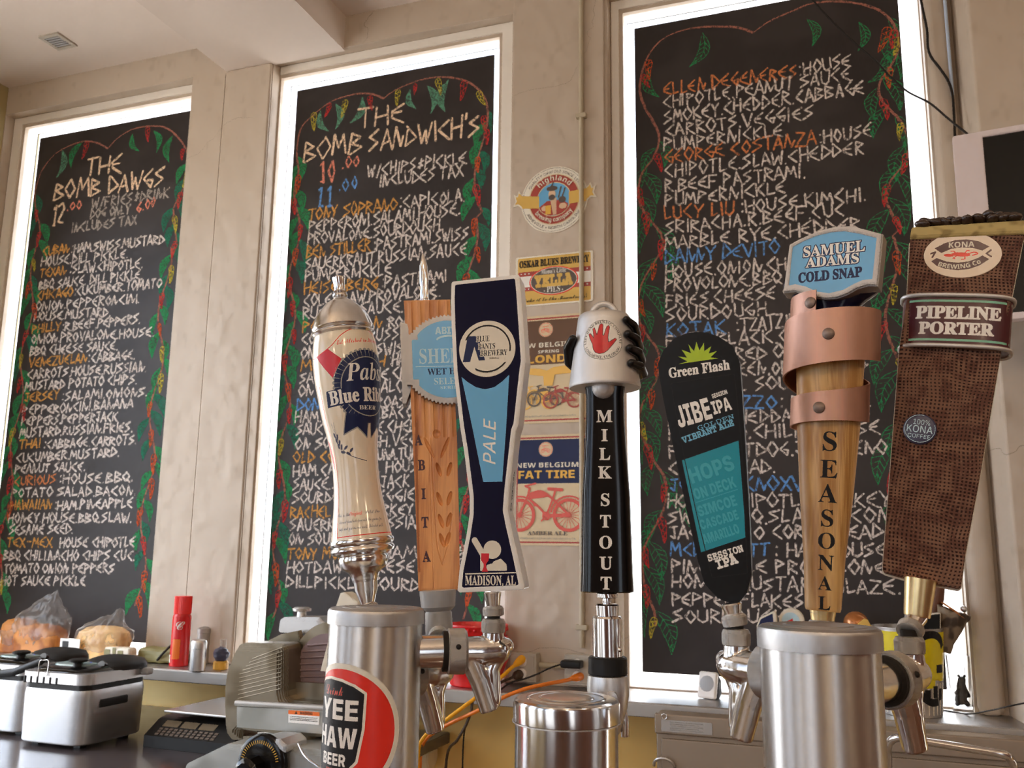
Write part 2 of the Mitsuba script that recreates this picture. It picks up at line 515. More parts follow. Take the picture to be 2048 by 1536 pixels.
for n_, c_, r_, k_ in (('white_gloss', (232, 230, 224), 0.15, 0.6), ('cream_gloss', (226, 214, 192), 0.12, 0.8), ('navy_gloss', (18, 20, 46), 0.12, 0.25), ('black_gloss', (14, 13, 13), 0.12, 0.3),
                       ('black_satin', (14, 13, 12), 0.38, 0.0), ('black_plastic', (24, 23, 22), 0.45, 0.0), ('grey_plastic', (150, 150, 150), 0.35, 0.0), ('red_plastic', (204, 22, 24), 0.3, 0.2),
                       ('white_plastic', (224, 220, 214), 0.4, 0.0), ('print_white', (226, 222, 214), 0.4, 0.0), ('print_ivory', (216, 208, 190), 0.4, 0.0), ('print_black', (26, 24, 24), 0.4, 0.0),
                       ('print_navy', (30, 38, 74), 0.35, 0.0), ('print_red', (198, 30, 38), 0.35, 0.0), ('print_scarlet', (220, 50, 36), 0.3, 0.2), ('print_sky', (98, 166, 208), 0.3, 0.3),
                       ('print_pale', (176, 204, 214), 0.4, 0.0), ('print_maroon', (70, 24, 30), 0.3, 0.3), ('print_mint', (120, 178, 152), 0.35, 0.0), ('print_lime', (164, 190, 24), 0.35, 0.0),
                       ('print_teal', (24, 134, 150), 0.3, 0.2), ('print_teal_pale', (58, 158, 170), 0.35, 0.0), ('print_blue_grey', (104, 168, 196), 0.4, 0.0), ('print_grey', (150, 148, 142), 0.4, 0.0),
                       ('print_gold', (214, 166, 66), 0.4, 0.0), ('print_yellow', (206, 168, 84), 0.4, 0.0), ('print_sand', (206, 186, 150), 0.45, 0.0), ('print_brown', (92, 60, 36), 0.4, 0.0),
                       ('print_slate', (84, 72, 66), 0.4, 0.0), ('print_brick', (160, 62, 54), 0.4, 0.0), ('print_coral', (206, 84, 70), 0.4, 0.0), ('print_dusk', (60, 60, 84), 0.4, 0.0),
                       ('print_cream', (226, 208, 186), 0.4, 0.0), ('print_flesh', (206, 174, 142), 0.45, 0.0), ('print_purple', (62, 30, 40), 0.5, 0.0), ('print_orange', (226, 110, 30), 0.4, 0.0), ('print_lager', (226, 178, 84), 0.4, 0.0),
                       ('yellow_paint', (214, 196, 20), 0.35, 0.2), ('yellow_rubber', (238, 172, 16), 0.4, 0.0), ('orange_rubber', (226, 122, 32), 0.4, 0.0), ('black_rubber', (30, 26, 22), 0.6, 0.0),
                       ('brown_cable', (62, 46, 30), 0.5, 0.0), ('outlet_grey', (168, 160, 146), 0.4, 0.0), ('tv_bezel', (206, 194, 194), 0.4, 0.0), ('bean', (44, 28, 18), 0.28, 0.3),
                       ('sticker_white', (222, 216, 200), 0.4, 0.0), ('pad_mauve', (126, 106, 106), 0.4, 0.0), ('olive_pack', (128, 122, 76), 0.5, 0.0), ('white_paper', (236, 236, 232), 0.6, 0.0),
                       ('lamp_shade', (240, 226, 200), 0.5, 0.0)):
    mat('m_' + n_, c_, r_, coat=k_, spec=0.25 if 'black' in n_ or 'navy' in n_ else 0.5)


def wood_tex(light, dark, f, warp, axis_stretch, scale=1.0):
    a, b = C3(light), C3(dark)

    def fn(p, n, uv):
        w = fbm2(p.x * 14 + p.y * 6, p.z * 2.2, 2)
        s = fbm2((p.x * 0.94 + p.y * 0.7) * f + w * warp, p.z * axis_stretch, 3)
        fine = noise2((p.x + p.y) * f * 9, p.z * axis_stretch * 6)
        return mikit.mix(a, b, mikit.smoothstep(0.3, 0.72, s * 0.8 + fine * 0.2))
    return fn


mat('m_cedar', 0, 0.42, coat=0.25, tex=wood_tex((212, 150, 90), (176, 110, 60), 90, 3.0, 9))
mat('m_cedar_cut', 0, 0.5, tex=wood_tex((176, 104, 52), (134, 74, 34), 90, 3.0, 9))
mat('m_oak', 0, 0.4, coat=0.2, tex=wood_tex((204, 164, 104), (162, 116, 62), 120, 2.0, 14))


def jute_tex(p, n, uv):
    wx, wz = uv.x + 1.5 * noise2(uv.x * 0.12, uv.y * 0.16), uv.y + 1.5 * noise2(uv.x * 0.15 + 9, uv.y * 0.12)
    a = dr.abs(dr.sin(wx * 3.14159))
    b = dr.abs(dr.sin(wz * 3.14159))
    ra = 0.75 + 0.5 * noise2(wx * 1.0, wz * 0.22)
    rb = 0.75 + 0.5 * noise2(wx * 0.22 + 40, wz * 1.0)
    th = mikit.smoothstep(0.50, 0.86, dr.maximum(a * ra, b * rb))
    q = fbm2(uv.x * 0.35, uv.y * 0.35, 2)
    c = mikit.mix(C3((48, 27, 22)), mikit.mix(C3((124, 92, 74)), C3((98, 66, 54)), mikit.smoothstep(0.3, 0.7, q)), th)
    return mikit.mix(c, C3((150, 120, 98)), mikit.smoothstep(0.72, 0.9, noise2(uv.x * 2.3, uv.y * 2.3)) * 0.35 * th)


scene['m_jute'] = two({'type': 'bumpmap', 'arbitrary': mikit.proc(lambda p, n, uv: dr.maximum(dr.abs(dr.sin(uv.x * 3.14159)), dr.abs(dr.sin(uv.y * 3.14159))), eps=1e-4), 'scale': 0.0009,
                       'bsdf': {'type': 'principled', 'base_color': mikit.proc(jute_tex), 'roughness': 0.8, 'specular': 0.2}})
mat('m_jute_rim', 0, 0.7, tex=speckle((172, 152, 96), (134, 114, 64), 130.0))
mat('m_crust', 0, 0.55, tex=speckle((196, 128, 62), (150, 84, 34), 26.0, 0.35, 0.7))
mat('m_crumb', 0, 0.7, tex=speckle((226, 184, 122), (204, 154, 90), 40.0))
scene['m_film'] = {'type': 'blendbsdf', 'weight': 0.07, 'a': {'type': 'thindielectric', 'int_ior': 1.5}, 'b': two({'type': 'principled', 'base_color': rgb((236, 232, 228)), 'roughness': 0.25})}
scene['m_glass'] = {'type': 'dielectric', 'int_ior': 1.5}

# ---------------------------------------------------------------- the setting
WALL, NICHE, SASH, GLASS = 2.432, 2.475, 2.495, 2.535
ZC, ZB, ZH = 3.235, 3.11, 3.12                # ceiling, beam soffit, niche heads
BOARD_W, BOARD_H = 0.746, 1.905
BX, BZ = {1: -2.917, 2: -1.730, 3: -0.523}, 1.13
GAP = {1: (0.055, 0.022), 2: (0.05, 0.027), 3: (0.03, 0.046)}        # daylight gaps left and right of each board
OPEN = {i: (BX[i] - GAP[i][0], BX[i] + BOARD_W + GAP[i][1]) for i in BX}
OZ = (1.094, BZ + BOARD_H + 0.042)
NICHES = {1: (-3.03, -2.13), 2: (-1.786, -0.896), 3: (-0.592, 0.272)}
whole = rect(-3.035, 0.4, 0.345, 3.3)
wall = slab(whole.difference(unary_union([rect(a, 1.09, b, ZH) for a, b in NICHES.values()] + [rect(-1.987, 1.09, -1.976, ZB)])), WALL, NICHE)  # narrow slot added beside the first pilaster to draw its contact shadow
niche_back = slab(whole.difference(unary_union([rect(a, OZ[0], b, OZ[1]) for a, b in OPEN.values()])), NICHE, SASH + 0.012)
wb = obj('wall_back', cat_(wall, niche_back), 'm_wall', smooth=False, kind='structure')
obj('pilaster', box(-1.976, -1.786, 2.418, WALL, 1.09, ZB, 0.006), 'm_wall', wb, smooth=30)
obj('pilaster', box(-0.892, -0.600, 2.424, WALL, 1.09, ZC, 0.006), 'm_wall', wb, smooth=30)
obj('pilaster', box(0.276, 0.334, 2.395, WALL, 1.09, ZC, 0.024), 'm_wall', wb, smooth=30)
obj('dado_panel', box(-3.035, 3.04, 2.43, WALL, 0.0, 1.056), 'm_tan', wb, smooth=False)
for i in (1, 2, 3):
    a, b = OPEN[i]
    na, nb = NICHES[i]
    w = numbered(f'window_{i}')
    put(w, kind='structure')
    g = rect(a, OZ[0], b, OZ[1])
    lining = slab(g.buffer(0.012, join_style=2).difference(g), SASH - 0.004, GLASS)
    obj('frame', slab(rect(na + 0.004, 1.092, nb - 0.004, ZH - 0.002).difference(g.buffer(0.012, join_style=2)), NICHE - 0.006, NICHE + 0.001), 'm_frame', w, smooth=False)
    obj('reveal', lining, 'm_reveal', w, smooth=False)
    obj('sash', slab(g.buffer(0.03).difference(g.buffer(-0.0008, join_style=2)), GLASS + 0.001, GLASS + 0.004), 'm_black_rubber', w, smooth=False)
    obj('pane', slab(g.buffer(0.02), GLASS + 0.012, GLASS + 0.013), 'm_pane', w, smooth=False)
# ceiling with the beam that rests on the pilaster
obj('ceiling', box(-3.04, 3.2, -4.2, 2.6, ZC, ZC + 0.1), 'm_ceiling', smooth=False, kind='structure')
obj('trim_1', box(-1.976, -1.505, -4.2, 2.438, ZB, ZC + 0.01), 'm_ceiling', smooth=False, kind='structure')
obj('trim_2', box(0.75, 1.2, -4.2, 2.28, ZB, ZC + 0.01), 'm_ceiling', smooth=False, kind='structure')
# right wall block
rb = Polygon([(0.341, 2.6), (0.341, 2.45), (0.360, 2.285), (3.2, 2.285), (3.2, 2.6)])
blk = moved(trimesh.creation.extrude_polygon(rb.buffer(-0.008).buffer(0.008), ZC - 1.0905, engine='earcut'), at(0, 0, 1.0905))
obj('wall_right', blk, 'm_wall', smooth=30, kind='structure')
# left wall with tall windows towards the room, rear wall with the shop front, far right wall
LW = [(-3.6, -2.2), (-1.6, -0.4), (0.3, 2.0)]
sidew = rect(-4.2, 0, 2.6, 3.3).difference(unary_union([rect(a, 0.75, b, 2.85) for a, b in LW]))
lm = slab(sidew, 0, 0.15)
v = lm.vertices.copy()
lm.vertices = np.stack([-3.035 - v[:, 1], v[:, 0], v[:, 2]], 1)
lw = obj('wall_left', lm, 'm_side_wall', smooth=False, kind='structure')
RW = [(-2.7, -1.0), (1.9, 2.95)]
rear = slab(rect(-3.04, 0, 3.2, 3.3).difference(unary_union([rect(a, 0.5, b, 2.9) for a, b in RW])), -4.2, -4.05)
obj('wall_rear', rear, 'm_room_wood', smooth=False, kind='structure')
far = box(3.05, 3.2, -4.2, 2.3, 0, 3.3)
obj('wall_far', far, 'm_room_wood', smooth=False, kind='structure')
obj('floor', box(-3.18, 3.2, -4.2, 2.6, -0.1, 0), 'm_floor', smooth=False, kind='structure')
n_ = 4
for ws, mk in ((LW, lambda a, b: box(-3.11, -3.105, a - 0.02, b + 0.02, 0.73, 2.87)), (RW, lambda a, b: box(a - 0.02, b + 0.02, -4.13, -4.125, 0.48, 2.92))):
    for a, b in ws:
        obj(f'window_{n_}', mk(a, b), 'm_pane' if a == 0.3 else 'm_dimming_pane', smooth=False, kind='structure')
        n_ += 1
# warm globes under the ceiling, over the bar
for x, y in ((-1.1, -0.6), (0.35, -0.9), (1.7, -0.5), (-1.1, -2.4), (0.9, -2.6), (2.2, 1.0)):
    g = thing('globe_lamp', 'warm frosted globe lamp hanging over the bar', 'lamp', 'globe lamps over the bar')
    obj('globe', moved(trimesh.creation.icosphere(3, 0.085), at(x, y, 2.62)), 'm_lamp_shade', g, smooth=True, emitter={'type': 'area', 'radiance': {'type': 'rgb', 'value': list(LAMP_GLOW)}})
    obj('stem', tube([(x, y, 2.69), (x, y, ZC)], 0.006), 'm_black_plastic', g)
# ceiling fitting
vt = thing('ceiling_vent', 'small square recessed fitting in the white ceiling', 'vent')
c_ = np.array((-2.5694, 2.2297, 3.234))
obj('bezel', moved(slab(rect(-.045, -.045, .045, .045).difference(rect(-.032, -.032, .032, .032)), 0, 0.006), np.array([[1, 0, 0, c_[0]], [0, 0, 1, c_[1]], [0, -1, 0, ZC], [0, 0, 0, 1.0]])), 'm_outlet_grey', vt, smooth=False)
obj('grille', cat_([box(c_[0] - .032, c_[0] + .032, c_[1] + k * .012 - .003, c_[1] + k * .012 + .003, ZC - .005, ZC - .001) for k in range(-2, 3)]), 'm_grey_plastic', vt, smooth=False)
# the bar and the work surfaces
obj('bar_counter', box(-2.2, 1.6, 0.40, 0.98, 1.0, 1.05, 0.006), 'm_room_wood', smooth=30, label='brown wooden bar top carrying the beer towers', cat='bar counter')
led = thing('window_ledge', 'long metal-edged ledge running under the chalkboards', 'ledge')
obj('top', box(-3.03, 3.04, 2.262, 2.474, 1.070, 1.09, 0.002), 'm_steel', led)
obj('front_edge', box(-3.03, 3.04, 2.256, 2.276, 1.056, 1.089, 0.003), 'm_steel_dull', led)
bc = thing('work_counter', 'dark steel work counter holding the fryers and slicer', 'counter')
obj('top', box(-3.03, -1.05, 1.30, 2.425, 0.92, 0.95, 0.004), 'm_counter', bc)

# ---------------------------------------------------------------- the chalkboards in the windows
MENU = {}
MENU[1] = [
    ('THE', 'p', 0.260, 1.712, 0.440, 1.704, 0.083),
    ('BOMB', 'p', 0.107, 1.628, 0.346, 1.626, 0.078),
    ('DAWGS', 'p', 0.375, 1.624, 0.641, 1.623, 0.075),
    ('12', 'p', 0.115, 1.533, 0.173, 1.530, 0.089),
    ('.00', 's', 0.181, 1.580, 0.258, 1.577, 0.035),
    ('W/FRIES&DRINK', 'd', 0.302, 1.571, 0.668, 1.573, 0.047),
    ('DOG ONLY', 'd', 0.300, 1.532, 0.494, 1.530, 0.041),
    ('6.00', 's', 0.520, 1.531, 0.610, 1.548, 0.036),
    ('INCLUDES TAX', 'd', 0.215, 1.487, 0.530, 1.483, 0.041),
    ('CUBAN', 'o', 0.085, 1.407, 0.218, 1.407, 0.041),
    (':HAM.SWISS.MUSTARD', 'w', 0.226, 1.403, 0.664, 1.394, 0.040),
    ('HOUSE.DILL PICKLE.', 'w', 0.081, 1.366, 0.503, 1.355, 0.041),
    ('TEXAN', 'o', 0.082, 1.322, 0.213, 1.319, 0.040),
    (':SLAW.CHIPOTLE.', 'w', 0.230, 1.322, 0.576, 1.312, 0.040),
    ('BBQ SAUCE. DILL PICKLE.', 'w', 0.081, 1.272, 0.580, 1.270, 0.040),
    ('CHICAGO', 'o', 0.079, 1.233, 0.258, 1.233, 0.040),
    (':CUCUMBER.TOMATO', 'w', 0.263, 1.233, 0.670, 1.230, 0.039),
    ('ONION.PEPPERONCINI.', 'w', 0.080, 1.189, 0.579, 1.181, 0.040),
    ('HOUSE.MUSTARD.', 'w', 0.076, 1.150, 0.449, 1.141, 0.040),
    ('PHILLY', 'o', 0.073, 1.102, 0.215, 1.102, 0.039),
    (':R.BEEF.PEPPERS.', 'w', 0.223, 1.099, 0.587, 1.103, 0.039),
    ('ONION.PROVALONE.HOUSE.', 'w', 0.074, 1.061, 0.655, 1.052, 0.039),
    ('BBQ CHEESE SAUCE.', 'w', 0.073, 1.015, 0.496, 1.011, 0.039),
    ('VENEZUELAN', 'o', 0.077, 0.970, 0.358, 0.973, 0.039),
    (':CABBAGE.', 'w', 0.363, 0.971, 0.579, 0.973, 0.038),
    ('CARROTS.HOUSE.RUSSIAN.', 'w', 0.076, 0.926, 0.636, 0.924, 0.039),
    ('MUSTARD POTATO CHIPS.', 'w', 0.070, 0.881, 0.596, 0.883, 0.038),
    ('JERSEY', 'o', 0.074, 0.837, 0.245, 0.845, 0.038),
    (':SALAMI.ONIONS.', 'w', 0.256, 0.835, 0.649, 0.836, 0.037),
    ('PEPPERONCINI.BANANA', 'w', 0.071, 0.790, 0.590, 0.797, 0.038),
    ('PEPPERS.PEPPERJACK', 'w', 0.070, 0.749, 0.526, 0.751, 0.038),
    ('MUSTARD.RUSSIAN.FRIES.', 'w', 0.069, 0.706, 0.597, 0.711, 0.038),
    ('THAI', 'o', 0.075, 0.663, 0.181, 0.666, 0.037),
    (':CABBAGE.CARROTS.', 'w', 0.194, 0.660, 0.620, 0.667, 0.037),
    ('CUCUMBER.MUSTARD.', 'w', 0.068, 0.613, 0.548, 0.625, 0.037),
    ('PEANUT SAUCE.', 'w', 0.067, 0.573, 0.401, 0.576, 0.037),
    ('CURIOUS', 'r', 0.069, 0.527, 0.270, 0.534, 0.037),
    (':HOUSE.BBQ.', 'w', 0.285, 0.532, 0.619, 0.536, 0.038),
    ('POTATO SALAD.BACON.', 'w', 0.061, 0.485, 0.637, 0.489, 0.038),
    ('HAWAIIAN', 'o', 0.063, 0.440, 0.264, 0.444, 0.038),
    (':HAM.PINEAPPLE', 'w', 0.276, 0.439, 0.627, 0.445, 0.037),
    ('HONEY.HOUSE.BBQ.SLAW.', 'w', 0.060, 0.394, 0.628, 0.395, 0.038),
    ('SESAME SEED.', 'w', 0.071, 0.349, 0.374, 0.358, 0.038),
    ('TEX-MEX', 'o', 0.068, 0.305, 0.285, 0.309, 0.038),
    ('HOUSE CHIPOTLE', 'w', 0.315, 0.307, 0.650, 0.313, 0.037),
    ('BBQ CHILI.NACHO CHIPS CUC.', 'w', 0.058, 0.260, 0.657, 0.268, 0.037),
    ('TOMATO ONION PEPPERS', 'w', 0.068, 0.214, 0.572, 0.224, 0.037),
    ('HOT SAUCE PICKLE', 'w', 0.058, 0.170, 0.451, 0.180, 0.037),
]
MENU[2] = [
    ('THE', 'p', 0.253, 1.722, 0.440, 1.718, 0.076),
    ('BOMB', 'p', 0.044, 1.630, 0.278, 1.639, 0.080),
    ("SANDWICH'S", 'p', 0.299, 1.632, 0.708, 1.629, 0.078),
    ('10', 's', 0.113, 1.544, 0.183, 1.538, 0.079),
    ('.00', 's', 0.198, 1.585, 0.271, 1.582, 0.042),
    ('11', 'b', 0.108, 1.460, 0.176, 1.455, 0.078),
    ('.00', 'b', 0.189, 1.505, 0.269, 1.504, 0.042),
    ('W/CHIPS&PICKLE', 'w', 0.296, 1.539, 0.660, 1.538, 0.048),
    ('INCLUDES TAX', 'w', 0.345, 1.499, 0.649, 1.497, 0.046),
    ('TONY SOPRANO', 'o', 0.077, 1.413, 0.417, 1.410, 0.049),
    (':CAPICOLA.', 'w', 0.424, 1.414, 0.661, 1.411, 0.047),
    ('PEPPERONI.SALAMI.HOUSE.', 'w', 0.082, 1.370, 0.643, 1.368, 0.047),
    ('PROVALONE.SOURDOUGH', 'w', 0.079, 1.326, 0.573, 1.324, 0.047),
    ('BEN STILLER', 'o', 0.078, 1.280, 0.325, 1.279, 0.046),
    (':PASTRAMI.SWISS', 'w', 0.334, 1.278, 0.673, 1.286, 0.045),
    ('SAUERKRAUT.RUSSIAN.SAUCE', 'w', 0.075, 1.235, 0.669, 1.232, 0.046),
    ('PUMPERNICKLE', 'w', 0.077, 1.196, 0.406, 1.190, 0.046),
    ('HEISENBERG', 'o', 0.076, 1.153, 0.360, 1.147, 0.046),
    (':PASTRAMI', 'w', 0.369, 1.148, 0.603, 1.150, 0.044),
    ('COLE SLAW.PROVALONE.', 'w', 0.079, 1.109, 0.582, 1.104, 0.045),
    ('RUSSIAN SAUCE. CUC', 'w', 0.076, 1.068, 0.564, 1.060, 0.045),
    ('POTTERMAN', 'o', 0.077, 1.020, 0.379, 1.015, 0.043),
    (':ROAST BEEF', 'w', 0.390, 1.014, 0.639, 1.014, 0.041),
    ('COLE SLAW.RUSSIAN', 'w', 0.077, 0.979, 0.511, 0.973, 0.043),
    ('ON RYE.WITH SWISS', 'w', 0.078, 0.933, 0.487, 0.926, 0.043),
    ('MONTEITH', 'o', 0.079, 0.889, 0.398, 0.889, 0.042),
    (':HAM.', 'w', 0.409, 0.889, 0.497, 0.889, 0.041),
    ('SAUCE.RELISHE.CHED', 'w', 0.078, 0.847, 0.533, 0.845, 0.042),
    ('ON RYE PROVALONE', 'w', 0.077, 0.806, 0.526, 0.804, 0.042),
    ('DONNIE', 'b', 0.074, 0.759, 0.235, 0.759, 0.042),
    ('B ROAST', 'w', 0.326, 0.754, 0.502, 0.755, 0.040),
    ('HAM.CHIPOTLE.BACON', 'w', 0.071, 0.718, 0.528, 0.722, 0.041),
    ('SAUCE.CABBAGE.CHEDR', 'w', 0.078, 0.677, 0.539, 0.675, 0.041),
    ('ON SOURDOUGH.VEG', 'w', 0.077, 0.633, 0.515, 0.631, 0.041),
    ('OLD COTTON', 'o', 0.072, 0.587, 0.348, 0.590, 0.041),
    ('TUNA.TUNA', 'w', 0.355, 0.590, 0.541, 0.592, 0.039),
    ('HAM.CAPICOLA. HOUSE', 'w', 0.073, 0.544, 0.551, 0.552, 0.040),
    ('SAUCE..PEPPERJACK', 'w', 0.075, 0.499, 0.497, 0.505, 0.040),
    ('SOURDOUGH.VEGGIES', 'w', 0.077, 0.457, 0.546, 0.464, 0.040),
    ('RACHEL', 'o', 0.071, 0.411, 0.223, 0.414, 0.040),
    (':HOT TURKEY.S', 'w', 0.239, 0.414, 0.550, 0.420, 0.039),
    ('SAUERKRAUT.RUSSIAN', 'w', 0.072, 0.370, 0.548, 0.380, 0.040),
    ('ON SOURDOUGH', 'w', 0.071, 0.327, 0.393, 0.332, 0.039),
    ('TONY MONTE', 'o', 0.072, 0.280, 0.340, 0.288, 0.039),
    (': HAM.SWIS', 'w', 0.366, 0.288, 0.689, 0.299, 0.038),
    ('HOTDAWG.CHEESE MUST', 'w', 0.070, 0.237, 0.682, 0.254, 0.040),
    ('DILLPICKLE SOURDOUGH', 'w', 0.069, 0.194, 0.676, 0.196, 0.040),
]
MENU[3] = [
    ('ELLEN DEGENERES', 'r', 0.087, 1.665, 0.475, 1.658, 0.045),
    (':HOUSE', 'w', 0.477, 1.660, 0.618, 1.666, 0.043),
    ('CHIPOTLE.PEANUT SAUCE', 'w', 0.086, 1.625, 0.616, 1.624, 0.045),
    ('SMOKEY.CHEDDER.CABBAGE', 'w', 0.087, 1.575, 0.649, 1.579, 0.045),
    ('CARROTS.VEGGIES', 'w', 0.089, 1.533, 0.512, 1.524, 0.045),
    ('PUMPERNICKLE.', 'w', 0.085, 1.487, 0.440, 1.484, 0.044),
    ('GEORGE COSTANZA', 'r', 0.087, 1.448, 0.516, 1.446, 0.046),
    (':HOUSE', 'w', 0.521, 1.446, 0.661, 1.449, 0.043),
    ('CHIPOTLE.SLAW.CHEDDER', 'w', 0.087, 1.405, 0.639, 1.399, 0.044),
    ('R.BEEF.PASTRAMI.', 'w', 0.086, 1.357, 0.484, 1.353, 0.044),
    ('PUMPERNICKLE', 'w', 0.085, 1.314, 0.429, 1.313, 0.043),
    ('LUCY LIU', 'r', 0.081, 1.274, 0.288, 1.268, 0.045),
    (':HOUSE.KIMCHI.', 'w', 0.301, 1.268, 0.637, 1.265, 0.043),
    ('SRIRACHA.R.BEEF.CUC', 'w', 0.085, 1.229, 0.580, 1.229, 0.044),
    ('MARBLE RYE.CHEDDER', 'w', 0.083, 1.182, 0.619, 1.183, 0.044),
    ('DANNY DEVITO', 'b', 0.083, 1.140, 0.405, 1.138, 0.044),
    ('HOUSE.ONION.CHIPOTLE', 'w', 0.082, 1.096, 0.569, 1.086, 0.042),
    ('PROVOLONE.BBQ SAUCE', 'w', 0.080, 1.056, 0.554, 1.051, 0.042),
    ('FRIES.CHEESE ON', 'w', 0.081, 1.008, 0.462, 1.010, 0.042),
    ('SOURDOUGH', 'w', 0.081, 0.967, 0.366, 0.965, 0.043),
    ('KOTAK', 'b', 0.081, 0.920, 0.254, 0.922, 0.043),
    (':TZATZIKI.HUMMUS', 'w', 0.278, 0.923, 0.618, 0.932, 0.041),
    ('FETA.BLACK.OLIVE.RED', 'w', 0.080, 0.892, 0.640, 0.881, 0.041),
    ('TOMATO.RED ONION.CUCS', 'w', 0.079, 0.844, 0.633, 0.841, 0.041),
    ('FRESH.GREEN.OREGENO US', 'w', 0.083, 0.801, 0.618, 0.797, 0.040),
    ('OLIVE OIL SOURDOUGH', 'w', 0.082, 0.756, 0.601, 0.757, 0.040),
    ('PAPARAZZO', 'b', 0.084, 0.710, 0.382, 0.705, 0.040),
    (': RBEEF', 'w', 0.387, 0.702, 0.562, 0.709, 0.038),
    ('BACON.CHEDDAR.OLIVES', 'w', 0.083, 0.667, 0.615, 0.667, 0.040),
    ('FRIED.RO.CHILI.CHEESE', 'w', 0.082, 0.624, 0.636, 0.627, 0.039),
    ('FRIES.HOTDOG.JALAPENO', 'w', 0.083, 0.578, 0.651, 0.575, 0.039),
    ('CORN BREAD.', 'w', 0.082, 0.532, 0.371, 0.532, 0.039),
    ('JOHNNY KNOXVILLE', 'b', 0.084, 0.484, 0.538, 0.485, 0.040),
    ('HOUSE.CHIPOTLE.TURKEY', 'w', 0.077, 0.439, 0.651, 0.441, 0.040),
    ('SWISS.BBQ.SLAW.BACON', 'w', 0.077, 0.397, 0.645, 0.400, 0.040),
    ('JACK.BBQ O CORN BREAD', 'w', 0.081, 0.353, 0.627, 0.361, 0.039),
    ('MCDERMOTT', 'b', 0.082, 0.310, 0.348, 0.313, 0.039),
    (': HAM.HOUSE', 'w', 0.359, 0.311, 0.634, 0.315, 0.038),
    ('PINEAPPLE PROVOLONE', 'w', 0.082, 0.263, 0.630, 0.272, 0.039),
    ('HONEY MUSTARD GLAZE.', 'w', 0.083, 0.224, 0.660, 0.223, 0.039),
    ('PEPPER.FLAKES', 'w', 0.083, 0.177, 0.428, 0.182, 0.038),
    ('SOURDOUGH', 'w', 0.085, 0.132, 0.381, 0.142, 0.038),
]
RUNES = {
    'A': [[(0, 0), (.48, 1), (1, 0)], [(.22, .33), (.8, .36)]], 'B': [[(.05, 0), (.1, 1), (.85, .74), (.12, .52), (1, .24), (.05, 0)]],
    'C': [[(.92, 1), (.02, .5), (.92, 0)]], 'D': [[(.1, 1), (.05, 0), (1, .42), (.1, 1)]], 'E': [[(.92, 1), (.05, .58), (.1, .3), (.95, 0)], [(.1, .5), (.75, .54)]],
    'F': [[(.05, 0), (.08, 1), (.95, .96)], [(.08, .55), (.72, .55)]], 'G': [[(.9, 1), (.02, .5), (.8, .02), (.98, .42), (.5, .4)]],
    'H': [[(.05, 0), (.08, 1)], [(.92, 0), (.95, 1)], [(.08, .46), (.93, .54)]], 'I': [[(.5, 0), (.5, 1)]], 'J': [[(.05, 1), (.95, 1)], [(.62, 1), (.62, .05), (.1, .28)]],
    'K': [[(.06, 0), (.08, 1)], [(.9, 1), (.1, .5), (.95, 0)]], 'L': [[(.12, 1), (.12, .04), (.92, .16)]], 'M': [[(0, 0), (.18, 1), (.5, .34), (.8, .92), (1, 0)]],
    'N': [[(.02, 0), (.22, 1), (.72, .06), (1, .5)]], 'O': [[(.5, 1), (0, .5), (.5, 0), (1, .5), (.5, 1)]], 'P': [[(.06, 0), (.1, 1), (.92, .72), (.1, .42)]],
    'Q': [[(.5, 1), (0, .52), (.48, .04), (1, .52), (.5, 1)], [(.55, .28), (1, -.06)]], 'R': [[(.06, 0), (.1, 1), (.88, .76), (.12, .48), (.98, 0)]],
    'S': [[(.95, 1), (.08, .7), (.9, .38), (.02, 0)]], 'T': [[(0, .94), (1, 1)], [(.52, .97), (.48, 0)]], 'U': [[(.05, 1), (.1, .2), (.5, 0), (.9, .2), (.95, 1)]],
    'V': [[(0, 1), (.5, 0), (1, 1)]], 'W': [[(0, 1), (.26, 0), (.5, .66), (.74, 0), (1, 1)]], 'X': [[(0, 1), (1, 0)], [(.95, 1), (.05, 0)]],
    'Y': [[(0, 1), (.5, .5), (1, 1)], [(.5, .5), (.46, 0)]], 'Z': [[(0, 1), (.95, .98), (.02, .02), (1, .04)]], '&': [[(.9, .7), (.3, .55), (.8, .35), (.2, .2)], [(.55, .9), (.5, .1)]],
    '/': [[(.15, -.1), (.85, 1)]], '-': [[(.1, .5), (.9, .5)]], "'": [[(.5, .8), (.5, 1.1)]], '.': [[(.45, .0), (.5, .06)]], ':': [[(.4, .12), (.44, .18)], [(.42, .72), (.46, .8)]],
    '0': [[(.5, 1), (.1, .5), (.5, 0), (.9, .5), (.5, 1)]], '1': [[(.15, .8), (.5, 1), (.5, 0)], [(.2, 0), (.8, 0)]], '2': [[(.05, .8), (.5, 1), (.9, .72), (.1, .02), (1, .02)]],
    '6': [[(.8, 1), (.1, .4), (.5, 0), (.95, .28), (.5, .5), (.12, .35)]]}
NARROW = {'I': .45, '.': .4, ':': .4, "'": .35, ' ': .55, '1': .7, 'M': 1.2, 'W': 1.2, 'J': .85, 'L': .85, '/': .8}


